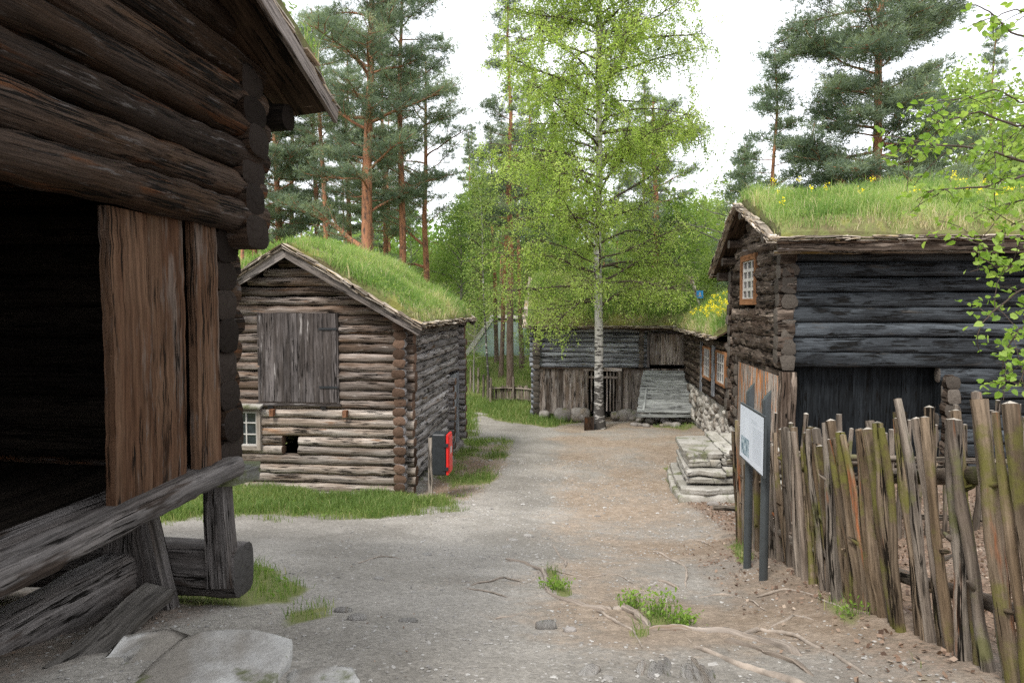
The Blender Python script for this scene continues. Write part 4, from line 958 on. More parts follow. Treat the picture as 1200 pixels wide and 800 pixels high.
# ================================================================== 9. extinguisher cabinet
EX = thing('extinguisher_cabinet', 'black fire extinguisher cabinet with a bright red door beside the log house', 'cabinet', (-2.5, 12.0, GZ(-2.5, 12)))
mb = MB()
for (x0, x1, y0, y1, z0, z1) in ((-2.60, -2.34, 11.72, 12.08, -2.99, -2.26),):
    ph = np.linspace(0, 2*PI, 33)[:-1]; f = lambda a: np.sign(a)*np.abs(a)**.25
    cx, cy, hx, hy = (x0+x1)/2, (y0+y1)/2, (x1-x0)/2, (y1-y0)/2
    rg = np.stack([cx+hx*f(np.cos(ph)), cy+hy*f(np.sin(ph))], -1)
    Z_ = [z0+.0, z0+.02, z1-.02, z1]; sc = [.94, 1, 1, .94]; n_ = 32
    V = np.concatenate([np.column_stack([(rg-[cx, cy])*s+[cx, cy], np.full(32, z)]) for z, s in zip(Z_, sc)]+[[[cx, cy, z0], [cx, cy, z1]]])
    a = np.arange(32); b = (a+1) % 32
    mb.add(V, np.concatenate([np.stack([a, b, b+32, a+32], -1)+q*32 for q in range(3)]))
    mb.f.append(np.concatenate([np.stack([b, a, np.full(32, 128)], -1), np.stack([a+96, b+96, np.full(32, 129)], -1)])+mb.n-len(V)); mb.m.append(np.zeros(64, np.int32))
obj('case', mb, M['black_plastic'], EX, smooth=False)
mb = MB(); box(mb, (-2.338, 11.73, -2.98), (-2.30, 12.07, -2.27)); box(mb, (-2.30, 11.76, -2.95), (-2.285, 12.04, -2.31)); dd = obj('door', mb, M['red'], EX, smooth=False)
mb = MB(); box(mb, (-2.284, 11.84, -2.62), (-2.281, 11.96, -2.50)); obj('pictogram', mb, M['white'], dd, smooth=False)
mb = MB()
for z in (-2.45, -2.87): box(mb, (-2.40, 11.705, z-.03), (-2.295, 11.722, z+.03))
obj('latch', mb, M['black_plastic'], EX, smooth=False)
mb = MB(); plank(mb, (-2.66, 11.9, -3.62), (-2.66, 11.9, -2.36), (0, -1, 0), .07, .06); obj('post', mb, M['frame'], EX, smooth=False)
WB = thing('wooden_block', 'small square brown wooden block standing at the foot of the birch trunk', 'block', (.27, 22.1, GZ(.27, 22.1)))
mb = MB(); plank(mb, (.30, 22.1, GZ(.3, 22.1)-.05), (.30, 22.1, GZ(.3, 22.1)+.42), (0, -1, 0), .3, .28, seg=5, wob=.01); obj('stump', mb, [M['orange'] if 0 else M['near']], WB, smooth=False)

# ================================================================== 10. ground cover and small things
rs = np.random.RandomState(77)
def scatter(n, x0, x1, y0, y1, fn, pw=1.0):
    x = rs.uniform(x0, x1, n); y = rs.uniform(y0, y1, n); m = fn(x, y); k = rs.rand(n) < np.clip(m, 0, 1)**pw
    return x[k], y[k], m[k]
mb = MB()
for (n, x0, x1, y0, y1, h0, h1, w) in ((26000, -4.6, 2.2, 2.5, 8.4, .05, .15, .006), (60000, -9, -1.5, 8.3, 12.2, .08, .20, .010), (16000, -3.2, -1.4, 11.4, 19.5, .08, .2, .011), (5000, 1.5, 4.2, 11, 24, .06, .16, .012), (26000, -9, 0.6, 19.5, 32, .12, .32, .02), (26000, -22, 14, 30, 48, .15, .4, .03), (9000, -16, -4.6, 2, 18, .1, .25, .016), (9000, -14, -3.3, 18, 30, .15, .4, .02)):
    x, y, m = scatter(n, x0, x1, y0, y1, lambda a, b: np.clip(grassmask(a, b)*1.3-.22, 0, 1), 1.2)
    z = G(x, y); r = np.clip(rs.rand(len(x))*.6+.3*(fbm(x, y, 3, 1.1)+.2)+.25*(1-m)*rs.rand(len(x)), 0, 1); r = np.where(rs.rand(len(x)) < .04, .9, r)
    blades(mb, np.stack([x, y, z], -1), (h0+(h1-h0)*rs.rand(len(x)))*(.5+.7*m), w, .7, r, rs=rs)
tag(obj('grass', mb, M['grass'], smooth=False), 'short green grass fringing the trodden gravel and growing along the log walls', 'grass', kind='stuff')
# broad-leaved weeds among the grass
mb = MB(); x, y, m = scatter(5200, -8, 4, 2.4, 30, lambda a, b: np.clip(grassmask(a, b)-.3, 0, 1), 1.0)
P = np.repeat(np.stack([x, y, G(x, y)+.05], -1), 6, 0)+rs.normal(size=(len(x)*6, 3))*[.04, .04, .025]
leaves(mb, P, .045, np.repeat(rs.rand(len(x)), 6)*.8, up=1.2, rs=rs)
tag(obj('weeds', mb, M['gleaf'], smooth=False), 'small broad-leaved weeds mixed into the grass along the walls', 'weeds', kind='stuff')
# fallen leaves and needles
mb = MB()
x, y, m = scatter(16000, 1.0, 5.5, 2.3, 13, littermask); z = G(x, y)
leaves(mb, np.stack([x, y, z+.008+.012*rs.rand(len(x))], -1), .034, rs.rand(len(x)), up=2.0, rs=rs, asp=.8)
x, y, m = scatter(5000, -3.2, 1.6, 2.3, 20, lambda a, b: littermask(a, b)*.9+.06); z = G(x, y)
leaves(mb, np.stack([x, y, z+.006], -1), .018, rs.rand(len(x)), up=3.0, rs=rs, asp=.6)
tag(obj('leaf_litter', mb, M['litter'], smooth=False), 'brown fallen leaves lying along and behind the picket fence', 'fallen leaves', kind='stuff')
# pebbles
mb = MB(); n = 16000; y = 2.3+14*rs.rand(n)**1.6; x = rs.uniform(-3.2, 3.3, n); keep = (grassmask(x, y) < .4) & ((x < 1.7) | (y > 9)) & (rs.rand(n) < .45+.8*fbm(x, y, 3, 1.3)); x, y = x[keep], y[keep]; n = len(x)
ic = np.array([(1, 0, 0), (-1, 0, 0), (0, 1, 0), (0, -1, 0), (0, 0, 1), (.7, .7, .45), (-.7, .7, .45), (.7, -.7, .45), (-.7, -.7, .45)], float); fc = np.array([(0, 5, 4), (5, 2, 4), (2, 6, 4), (6, 1, 4), (1, 8, 4), (8, 3, 4), (3, 7, 4), (7, 0, 4), (0, 2, 5), (2, 1, 6), (1, 3, 8), (3, 0, 7)])
s = rs.uniform(.003, .009, n)*(1+.12*y); s *= np.where(rs.rand(n) < .02, 2.2, 1); th = rs.rand(n)*6.3
V = ic[None]*(s[:, None]*rs.uniform(.6, 1.2, (n, 3)))[:, None]*[1, 1, .55]; cth, sth = np.cos(th)[:, None], np.sin(th)[:, None]
V = np.stack([V[..., 0]*cth-V[..., 1]*sth, V[..., 0]*sth+V[..., 1]*cth, V[..., 2]], -1)+np.stack([x, y, G(x, y)], -1)[:, None]
mb.add(V.reshape(-1, 3), (fc[None]+np.arange(n)[:, None, None]*9).reshape(-1, 3), None, np.repeat(np.clip(rs.rand(n)*.8+.1, 0, 1), 9))
tag(obj('gravel', mb, M['pebble'], smooth=False), 'loose grey pebbles strewn over the trodden yard', 'gravel', kind='stuff')

# exposed roots: each one lies on the ground
def groundline(pts, lift=0.0):
    Q = np.array([gat(*p) for p in pts]); t = np.linspace(0, len(Q)-1, (len(Q)-1)*7+1)
    P = np.stack([np.interp(t, range(len(Q)), Q[:, a]) for a in range(3)], -1)
    ker = np.array([1, 2, 3, 2, 1])/9.0; 
    for a in (0, 1): P[2:-2, a] = np.convolve(P[:, a], ker, 'valid')
    P[:, 0] += wig(len(P), len(P)/2, .012, rs); P[:, 1] += wig(len(P), len(P)/2, .012, rs); P[:, 2] = G(P[:, 0], P[:, 1])+lift
    return P
ROOTS = [
 ([(592, 655), (618, 660), (640, 672), (638, 690), (655, 703), (680, 709), (706, 714), (730, 714), (748, 722), (762, 735)], .018, .026, 'long pale root winding past the green tufts in the middle of the yard'),
 ([(762, 738), (800, 737), (830, 741), (868, 744), (905, 754), (940, 768)], .024, .034, 'thick pale root running from the tufts towards the fence'),
 ([(810, 758), (838, 768), (862, 780), (900, 790), (960, 812)], .016, .024, 'root curving along the bottom of the slope by the bedrock'),
 ([(850, 752), (880, 758), (905, 768), (935, 778), (950, 792)], .022, .014, 'short stout root between the two long roots near the fence'),
 ([(642, 665), (660, 672), (690, 677)], .012, .008, 'thin root leaving the green tuft to the side'),
 ([(648, 640), (655, 650), (664, 660), (660, 666)], .012, .014, 'small hooked root above the green tuft'),
 ([(765, 646), (785, 655), (800, 662), (806, 672), (803, 688)], .014, .010, 'thin bent root crossing bare earth before the sign'),
 ([(770, 680), (785, 684), (797, 692)], .020, .010, 'small knobbly root stub below the bent root'),
 ([(806, 632), (820, 634), (834, 640)], .012, .006, 'thin pale root high up near the stone steps'),
 ([(548, 690), (572, 694), (596, 700)], .008, .005, 'hair-thin root on the grey gravel'),
 ([(552, 686), (590, 676), (610, 682)], .010, .006, 'thin pale root arching over the gravel'),
 ([(583, 725), (600, 722), (620, 716)], .010, .007, 'thin brown dead stick lying on the gravel'),
 ([(888, 700), (920, 690), (960, 700), (990, 715)], .010, .008, 'thin root in the leaf litter beside the fence'),
 ([(905, 735), (930, 722), (955, 727)], .012, .008, 'low curved root under the fence foot litter'),
 ([(700, 716), (720, 728), (745, 740), (752, 760)], .012, .006, 'thin root dropping from the winding root towards the bedrock'),
 ([(868, 744), (890, 738), (930, 745), (975, 765), (1010, 790)], .016, .010, 'long thin root splitting off towards the pickets'),
 ([(820, 700), (850, 696), (880, 704), (900, 716)], .010, .006, 'faint root on bare earth below the sign posts'),
 ([(690, 677), (720, 672), (745, 684)], .007, .004, 'fine root running right from the thin root tip'),
 ([(420, 660), (445, 652), (470, 655)], .006, .004, 'dry stick lying on gravel by the grass of the log house'),
]
for i_, (pts, r0, r1, lab) in enumerate(ROOTS):
    P = groundline(pts, .004); m = len(P); R = np.linspace(r0, r1, m)*(1+wig(m, m/3, .2, rs)); e = np.minimum(np.arange(m), np.arange(m)[::-1])/2.0; R = R*np.clip(.35+e, 0, 1); P[:, 2] -= R*.25*(1-np.clip(e*.7, 0, 1)) 
    P[:, 2] += wig(m, m/4, .5, rs)*R
    mb = MB(); tube(mb, P, R, 8, 0, lump=.12)
    for q in range(2 if r1 > .02 else 0):
        j = rs.randint(3, m-3); dr_ = rs.uniform(-1, 1, 2); L_ = rs.uniform(.12, .35); T_ = np.linspace(0, 1, 6); Q = np.stack([P[j, 0]+dr_[0]*L_*T_, P[j, 1]+dr_[1]*L_*T_, 0*T_], -1); Q[:, 2] = G(Q[:, 0], Q[:, 1])-.002
        tube(mb, Q, R[j]*(1-.75*T_)*.6, 6, 0, lump=.1)
    nm, ct = ('dead_stick', 'stick') if 'stick' in lab else ('exposed_root', 'root')
    tag(obj(nm, mb, M['root'] if r0 > .017 else M['root2']), lab, ct, None if nm == 'dead_stick' else 'roots exposed in the yard')
# separate stones
STN = [(640, 736, .07, .05, .035, 'grey loose stone lying below the winding root'), (600, 633, .09, .05, .015, 'flat pale stone embedded in the gravel, first of the scattered ones'), (594, 641, .07, .05, .015, 'small flat stone beside the embedded pale stone'), (619, 629, .07, .05, .03, 'dark-edged stone above the hooked root'), (835, 592, .10, .06, .05, 'dark clod of stone on the earth by the lowest step'), (444, 679, .05, .03, .015, 'flat pale pebble-stone on the grey gravel near the house grass'), (500, 650, .06, .04, .012, 'thin stone chip in the gravel before the log house'), (478, 728, .06, .03, .012, 'long stone chip in the grey gravel'), (418, 725, .06, .045, .02, 'stone beside the small weeds right of the storehouse beam'), (402, 717, .06, .04, .02, 'stone just above the small weeds by the storehouse'), (700, 605, .05, .03, .012, 'tiny dark stone in the middle of the pale earth'), (575, 470+70, .06, .04, .02, 'stone at the bend of the gravel path'), (690, 792-4, .04, .08, .012, 'narrow streak of stone flush with the earth left of the ribbed bedrock'), (668, 745-5, .04, .03, .02, 'small brown stone left of the tuft')]
for i_, (px, py, a, b, c, lab) in enumerate(STN):
    p = gat(px, py); mb = MB(); rock(mb, p+[0, 0, c*.3], (a, b, c), 60+i_, sq=.7, rz=rs.uniform(-.6, .6)); stone_thing('loose_stone', lab, 'stone', mb, M['fieldstone'] if i_ in (4, 10, 13) else M['outcrop'])
for (px, py, n_, lab) in ((772, 786, 5, 'ribbed bedrock showing through the earth below the thick root'), (822, 792, 5, 'second patch of ribbed bedrock beside the first')):
    mb = MB(); p = gat(px, py)
    for q in range(n_):
        x = p[0]+(q-n_/2)*.030+rs.uniform(-.01, .01); y = p[1]+rs.uniform(-.05, .07); L_ = rs.uniform(.06, .17)
        for u_ in np.linspace(-1, 1, 4): rock(mb, (x+u_*.012, y+u_*L_*.7, GZ(x, y+u_*L_*.7)+.002), (.016, L_*.5, .004+.004*rs.rand()), 80+q, n=10, sq=.7, rough=.3, rz=.1)
    stone_thing('bedrock_outcrop', lab, 'rock', mb, M['outcrop'])
# leafy tufts by the roots and the fence
for (px, py, lab, hh, n) in ((741, 712, 'upright grass tuft behind the winding root', .16, 60), (775, 722, 'tall leafy weed with toothed leaves between the grass tufts', .22, 50), (800, 732, 'low leafy green clump where the thick root begins', .12, 60), (998, 722, 'broad-leaved green seedling at the foot of the fence', .16, 22), (648, 690, 'small green weed clump inside the bend of the root', .09, 70)):
    p = gat(px, py); root = thing('weed_clump', lab, 'weed', p); mb = MB()
    q = p+np.stack([rs.normal(size=n)*.05, rs.normal(size=n)*.04, 0*rs.rand(n)], -1); q[:, 2] = G(q[:, 0], q[:, 1]); blades(mb, q, rs.uniform(.4, 1, n)*hh, .006, .6, rs.rand(n)*.6, rs=rs); obj('stem', mb, M['grass'], root, smooth=False)
    mb = MB(); c = np.repeat(q[:n//2], 4, 0)+rs.normal(size=(n//2*4, 3))*[.03, .03, .01]+np.stack([0*rs.rand(n//2*4)]*2+[rs.uniform(.02, hh*.8, n//2*4)], -1)
    leaves(mb, c, .032, rs.rand(len(c))*.7, up=.8, rs=rs, asp=.55); obj('foliage', mb, M['hazel'], root, smooth=False)

# ================================================================== 11. trees
def bez(p, d, L, n, curve, rs, kink=.06):
    """wandering limb from p along d, bending by curve (added to the direction over its length)"""
    P = [np.array(p, float)]; d = unit(d); s = L/n
    for i in range(n):
        d = unit(d+np.array(curve)/n+rs.normal(size=3)*kink); P.append(P[-1]+d*s)
    return np.array(P)
def pine(seed, H, r0, cb, R, nb, dens=1.0, shape='round', limbs=(), lean=(0, 0), ntri=8, nl=.16, nw=.026, dead=5, droop=-.1, elev=(.15, .5), mats=('pine', 'needle')):
    rs = np.random.RandomState(seed); mbT = MB(); mbC = MB(); m = 22
    T = np.linspace(0, 1, m); P = np.stack([lean[0]*T+wig(m, 7, .012*H, rs)*T, lean[1]*T+wig(m, 7, .012*H, rs)*T, T*H], -1); Rr = r0*(1-.82*T**1.15); Rr[0] *= 1.25
    tube(mbT, P, Rr, 10, 0, np.clip(T*1.15+.05, 0, 1), lump=.05)
    def at(z): t = z/H; return np.array([np.interp(t, T, P[:, a]) for a in range(3)])
    C = []; D = []; Q = []
    def crown_on(path, rad, k, spread):
        n = max(2, int(k)); t = rs.uniform(.35, 1, n)
        idx = t*(len(path)-1); pp = np.stack([np.interp(idx, range(len(path)), path[:, a]) for a in range(3)], -1)
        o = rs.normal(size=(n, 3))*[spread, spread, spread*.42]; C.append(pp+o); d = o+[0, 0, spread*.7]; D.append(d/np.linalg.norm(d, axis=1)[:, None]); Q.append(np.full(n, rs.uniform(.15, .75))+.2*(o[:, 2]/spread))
    def branch(p, d, L, rb):
        path = bez(p, d, L, 8, (0, 0, droop+rs.uniform(-.2, .5)), rs, .10)
        tube(mbT, path, np.linspace(rb, rb*.25, 9), 6, 0, .95, cap=False)
        ns = max(3, int(L*3.4))
        for q in range(ns):
            t = .25+.75*(q+rs.rand())/ns; i_ = t*8; a = np.array([np.interp(i_, range(9), path[:, c]) for c in range(3)]); sd = unit(path[min(8, int(i_)+1)]-path[int(min(7, i_))])
            side = np.cross(sd, ZZ)*(1 if q % 2 else -1); l = L*.42*(1.15-t*.65)*rs.uniform(.6, 1.2)
            sub = bez(a, sd*.7+side*rs.uniform(.4, 1)+ZZ*rs.uniform(-.15, .4), l, 4, (0, 0, .2), rs, .12)
            tube(mbT, sub, np.linspace(rb*.32, .007, 5), 4, 0, .9, cap=False)
            crown_on(sub, 1, dens*(7+24*l), .13+.11*l)
        crown_on(path[4:], 1, dens*20, .2)
    for i in range(nb):
        f = (i+.5)/nb; z = cb+(H*.985-cb)*f; az = i*2.4+rs.uniform(-.5, .5)
        if shape == 'round': L = R*(math.sin(PI*min(1, .18+.82*f)))**.6*rs.uniform(.6, 1.1)
        elif shape == 'cone': L = R*(1.02-f)**.75*rs.uniform(.7, 1.1)
        else: L = R*(.55+.45*math.sin(PI*f))*rs.uniform(.5, 1.1)*(1 if f < .85 else .6)
        L = max(L, .35); e = rs.uniform(*elev)+.5*f**3
        branch(at(z), (math.cos(az), math.sin(az), e), L, max(.018, .045*L/2.5*(r0/.25)**.5))
    for (z, az, L, e, rb) in limbs: branch(at(z), (math.cos(az), math.sin(az), e), L, rb)
    for i in range(dead):
        z = rs.uniform(cb*.45, cb); az = rs.rand()*6.3; pa = bez(at(z), (math.cos(az), math.sin(az), rs.uniform(-.4, .3)), rs.uniform(.5, 1.6), 5, (0, 0, -.3), rs, .2); tube(mbT, pa, np.linspace(.022, .006, 6), 4, 0, .4, cap=False)
    crown_on(P[-5:], 1, dens*30, .22)
    C = np.concatenate(C); D = np.concatenate(D); Q = np.clip(np.concatenate(Q), 0, 1)
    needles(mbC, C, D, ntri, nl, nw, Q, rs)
    return mbT.mesh('trunk', [M[mats[0]]]), mbC.mesh('crown', [M[mats[1]]], False)
def broad(seed, H, r0, cb, R, nb, nleaf, ls, mats=('twig', 'gleaf'), shape=.8, spread=.32, lean=(0, 0), elev=(.3, 1.0), birchy=False, clump=26):
    rs = np.random.RandomState(seed); mbT = MB(); mbC = MB(); m = 18; T = np.linspace(0, 1, m)
    P = np.stack([lean[0]*T+wig(m, 6, .015*H, rs)*T, lean[1]*T+wig(m, 6, .015*H, rs)*T, T*H], -1); tube(mbT, P, r0*(1-.9*T), 9, 0, 1-T if birchy else .5, lump=.05)
    C = []; Q = []
    for i in range(nb):
        f = (i+.5)/nb; z = cb+(H*.97-cb)*f; az = i*2.4+rs.uniform(-.6, .6); L = R*(math.sin(PI*min(1, .15+.85*f)))**shape*rs.uniform(.6, 1.15); t = z/H
        b0 = np.array([np.interp(t, T, P[:, a]) for a in range(3)]); e = rs.uniform(*elev)
        path = bez(b0, (math.cos(az), math.sin(az), e), L, 7, (0, 0, -.3), rs, .14); tube(mbT, path, np.linspace(.012+.012*L, .005, 8), 5, 1 if birchy else 0, .5, cap=False)
        for q in range(5):
            a = path[rs.randint(2, 8)]; sub = bez(a, rs.normal(size=3)+[0, 0, .3], L*.4, 4, (0, 0, -.3), rs, .2); tube(mbT, sub, np.linspace(.010, .003, 5), 4, 1 if birchy else 0, .5, cap=False)
            for w_ in range(3):
                c = sub[rs.randint(1, 5)]+rs.normal(size=3)*spread*.5; C.append(c+rs.normal(size=(clump, 3))*[spread, spread, spread*.55]); Q.append(np.clip(rs.uniform(.1, .8)+rs.normal(size=clump)*.15, 0, 1))
    C = np.concatenate(C); Q = np.concatenate(Q)
    if len(C) > nleaf: s_ = rs.permutation(len(C))[:nleaf]; C, Q = C[s_], Q[s_]
    leaves(mbC, C, ls, Q, up=.4, rs=rs)
    return mbT.mesh('trunk', [M[mats[0]]]+([M['twig']] if birchy else [])), mbC.mesh('crown', [M[mats[1]]], False)
def big_birch():
    rs = np.random.RandomState(5); mbT = MB(); mbC = MB(); H = 23.0; m = 40; T = np.linspace(0, 1, m)
    P = np.stack([-.10*T*4*(1-T)+wig(m, 9, .06, rs)*np.sin(T*PI), wig(m, 9, .06, rs)*T, T*H], -1); Rr = .160*(1-.88*T); Rr[0] = .26; Rr[1] = .19
    tube(mbT, P, Rr, 14, 0, np.clip(1-T*7, 0, 1)*.6+.2, lump=.05)
    C = []; Q = []
    def hang(p, n, L, q):
        """drooping twig strings with leaves"""
        for i in range(n):
            d = rs.normal(size=3)*[1, 1, .3]; l = L*rs.uniform(.5, 1.2); pa = bez(p+rs.normal(size=3)*.10, d+[0, 0, .1], l, 5, (0, 0, -2.6), rs, .1)
            tube(mbT, pa, np.linspace(.006, .002, 6), 3, 1, .5, cap=False)
            k = int(l*(46 if p[2] > 7 else 30)); t = rs.uniform(.1, 1, k)*5; pp = np.stack([np.interp(t, range(6), pa[:, a]) for a in range(3)], -1); C.append(pp+rs.normal(size=(k, 3))*.045); Q.append(np.clip(q+rs.normal(size=k)*.2, 0, 1))
    def limb(z, az, L, e, rb=.05, dens=1.0, curve=-.35):
        b0 = np.array([np.interp(z/H, T, P[:, a]) for a in range(3)]); path = bez(b0, (math.cos(az), math.sin(az), e), L, 10, (0, 0, curve), rs, .10); tube(mbT, path, np.linspace(rb, .008, 11), 7, 1, .5, cap=False)
        for q in range(int((6+5*L)*dens)):
            t = rs.uniform(.25, 1)*10; a = np.array([np.interp(t, range(11), path[:, c]) for c in range(3)]); d = rs.normal(size=3)*[1, 1, .4]+unit(path[-1]-path[0])*.7; l = rs.uniform(.3, .95)
            sub = bez(a, d, l, 4, (0, 0, -.3), rs, .12); tube(mbT, sub, np.linspace(.012, .005, 5), 4, 1, .5, cap=False)
            hang(sub[2], 2, .6, rs.uniform(.15, .85)); hang(sub[4], 2, .8, rs.uniform(.15, .85))
    for i in range(112):
        f = i/111; z = 4.9+17.2*f; az = i*2.4+rs.uniform(-.4, .4); L = 3.7*(math.sin(PI*(.32+.62*f)))**.5*rs.uniform(.65, 1.12); limb(z, az, L, rs.uniform(.25, .75), .014+.008*L, .9)
    for (z, az, L, e, rb) in ((4.1, .15, 3.0, .75, .05), (4.3, 2.7, 2.6, -.0, .04), (4.6, 3.6, 3.0, .1, .045), (5.2, 3.3, 3.2, .3, .05), (4.9, -.5, 2.8, .3, .05), (5.4, .6, 3.2, .4, .05), (4.8, -1.7, 2.2, .1, .04), (4.4, -2.6, 2.3, -.1, .035), (9.7, .3, 3.6, .35, .07), (12.2, .1, 3.4, .5, .06), (14.0, 2.6, 3.6, .9, .09), (10.8, 2.9, 3.4, .5, .06), (8.8, -.1, 3.4, .5, .06), (13.0, 3.3, 3.4, .7, .06), (14.2, 3.0, 3.4, .6, .06), (14.8, .1, 3.2, .5, .06)):
        limb(z, az, L, e, rb, 1.15)
    C = np.concatenate(C); Q = np.concatenate(Q); leaves(mbC, C, .062, Q, up=.8, rs=rs, asp=.72)
    return mbT.mesh('trunk', [M['birch'], M['twig']]), mbC.mesh('crown', [M['bleaf']], False)
def plant(px, Y, meshes, label, name='pine_tree', cat='pine', sc=1.0, rz=0.0, group=None, X_=None, dz=0.0):
    if X_ is None:
        r = ray(px, 400); X_ = r[0]*Y/r[1]
    t = thing(name, label, cat, (X_, Y, GZ(X_, Y)-.1+dz), group)
    for nm, me in zip(('trunk', 'crown'), meshes):
        o = bpy.data.objects.new(nm, me); COL.objects.link(o); o.parent = t
    t.rotation_euler = (0, 0, rz); t.scale = (sc, sc, sc)
    return t
plant(703, 22.5, big_birch(), 'tall white-barked birch in fresh leaf standing free in front of the long barn', 'birch_tree', 'birch')
pA = pine(101, 22, .34, 9.0, 3.9, 46, 1.15, 'round', limbs=[(6.8, 2.9, 4.6, 1.1, .14), (8.5, .5, 2.6, .9, .07), (10.0, 3.4, 2.4, .9, .07)], lean=(.3, 0))
pB = pine(102, 21, .22, 8.6, 2.9, 42, 1.1, 'round', lean=(-.3, .2), mats=('pine', 'needle2'))
pC = pine(103, 18, .25, 4.6, 3.6, 78, 1.5, 'wide', elev=(-.05, .35), lean=(.5, 0), limbs=[(6.2, 3.2, 3.6, .35, .08), (7.4, 3.0, 3.4, .6, .09), (6.4, .1, 3.0, .55, .08), (9.0, .3, 3.2, .4, .08)])
pD = pine(104, 12, .12, 2.4, 2.2, 44, 1.2, 'cone', elev=(-.1, .3), mats=('pine', 'needle2'))
pE = pine(105, 22, .20, 7.5, 3.0, 52, 1.2, 'cone', elev=(-.25, .2))
pF = pine(106, 19, .20, 11, 2.1, 26, 1.0, 'round', lean=(.6, 0))
pG = pine(107, 13, .18, 1.5, 2.9, 44, 1.5, 'cone', elev=(-.2, .15), dead=0)
dA = broad(201, 11, .12, 2.0, 3.1, 34, 42000, .13, ('grey_twig', 'gleaf'), birchy=False)
dB = broad(202, 8, .09, 1.0, 2.7, 30, 36000, .12, ('grey_twig', 'yleaf'))
dC = broad(203, 13, .07, 4.5, 1.7, 26, 16000, .11, ('birch', 'yleaf'), birchy=True, clump=16, lean=(-.7, 0))
dD = broad(204, 9, .10, 3.0, 2.4, 24, 7000, .10, ('grey_twig', 'yleaf'), clump=8, spread=.4)
plant(431, 31, pA, 'big forked pine with a thick bright orange trunk beyond the log house roof', sc=1.0, rz=.1)
plant(390, 34, pF, 'pine leaning to the side just left of the big forked pine', sc=1.0, rz=3.2)
plant(376, 37, pB, 'slender pine with pinkish bark between the leaning pine and the storehouse', sc=.92, rz=1)
plant(345, 40, pE, 'thin pine half hidden behind the storehouse eave', sc=.9, rz=2)
plant(472, 33, pB, 'tall straight pine with a grey-brown trunk right of the forked pine', sc=1.02, rz=2.6)
plant(502, 37, pine(108, 17.5, .22, 8.6, 3.2, 24, .75, 'wide', limbs=[(7.6, 3.1, 2.6, .7, .08), (6.4, 2.9, 2.8, .2, .08)], lean=(-.2, 0), mats=('pine', 'needle2')), 'open pine with an orange trunk and sparse branches beside the sky gap', rz=0)
plant(452, 42, pE, 'thin pine behind the straight pine and the forked pine, crown merging with theirs', sc=1.02, rz=5)
plant(412, 44, pB, 'shaded pine deep behind the leaning pine', sc=1.0, rz=2)
plant(330, 36, pA, 'pine whose lower crown shows just above the storehouse corner', sc=.8, rz=3)
plant(300, 33, pE, 'dense pine behind the storehouse corner', sc=.85, rz=.7)
plant(598, 34, pE, 'tallest slim pine of the group beyond the path, orange barked', sc=.93, rz=.4)
plant(587, 38, pF, 'second slim pine of the group beyond the path, just left of the tallest', sc=.72, rz=.2)
plant(582, 44, pF, 'thin dark-trunked pine standing behind the slim pines', sc=.8, rz=4)
plant(612, 42, pF, 'slim pine leaning away from the group beyond the path', sc=.8, rz=2.9)
plant(574, 31, dC, 'thin pale birch leaning beside the wicker fence', 'young_birch', 'birch', sc=.85)
plant(766, 36, pine(109, 15, .25, 7.5, 2.8, 26, 1.0, 'round', limbs=[(8.2, .5, 1.8, .8, .08)]), 'pine with a short reddish trunk seen through the birch crown', rz=1.5)
plant(1012, 24, pC, 'large broad dark pine with curved orange limbs rising behind the tarred house', sc=.95, rz=.2)
plant(903, 27, pD, 'small open young pine left of the large dark pine', sc=1.12)
plant(870, 33, pD, 'sparse young pine between the birch and the small pine', sc=1.0, rz=2)
plant(1085, 27, pG, 'dense dark low pine behind the grass roof, right of the broad pine', sc=.72)
plant(1150, 33, pE, 'hazy distant pine at the right of the broad pine', sc=.72, rz=1)
plant(945, 30, pG, 'bushy dark pine under the left boughs of the broad pine', sc=.55, rz=2)
plant(1120, 31, dB, 'fresh yellow-green tree between the dark low pine and the hazy pine', 'leafy_tree', 'tree', sc=1.7)
plant(850, 34, dD, 'thin airy tree showing its pale stems against the sky', 'leafy_tree', 'tree', sc=1.2)
plant(835, 45, dA, 'soft green leafy tree deep behind the annex roof', 'leafy_tree', 'tree', sc=.95, rz=2.2)
plant(815, 40, dB, 'fresh pale tree peeping out beside the birch crown over the barn', 'leafy_tree', 'tree', sc=1.3, rz=1.2)
plant(1185, 36, dA, 'green leafy tree at the edge of the view over the tarred house roof', 'leafy_tree', 'tree', sc=1.1, rz=1.9)
plant(525, 48, dB, 'pale fresh tree low in the sky gap beside the open pine', 'leafy_tree', 'tree', sc=1.0, rz=3.3)
plant(618, 50, pE, 'slender pine filling in behind the tallest slim pine', sc=.9, rz=3.3)
plant(650, 55, dB, 'pale green tree far behind the leaning slim pine', 'leafy_tree', 'tree', sc=2.0, rz=2.3)
plant(838, 30, dB, 'bright yellow-green bushy tree behind the yellow flowers', 'leafy_tree', 'tree', sc=.8)
plant(862, 38, dB, 'pale green bush beyond the blue sign', 'leafy_tree', 'tree', sc=.75, rz=2)
plant(660, 42, dA, 'green leafy tree behind the left half of the barn roof', 'leafy_tree', 'tree', sc=.85)
plant(632, 47, dA, 'dark green leafy tree behind the leaning slim pine', 'leafy_tree', 'tree', sc=1.05, rz=2)
plant(640, 37, dB, 'light green leafy tree close behind the barn corner', 'leafy_tree', 'tree', sc=.8, rz=4)
plant(540, 42, dA, 'green leafy tree right of the open pine', 'leafy_tree', 'tree', sc=.95, rz=1)
plant(560, 52, dA, 'green tree far behind the tent-roofed hut', 'leafy_tree', 'tree', sc=1.1, rz=3)
plant(555, 33, dD, 'sapling with fresh leaves beside the log house eave', 'leafy_tree', 'tree', sc=.5, rz=1)
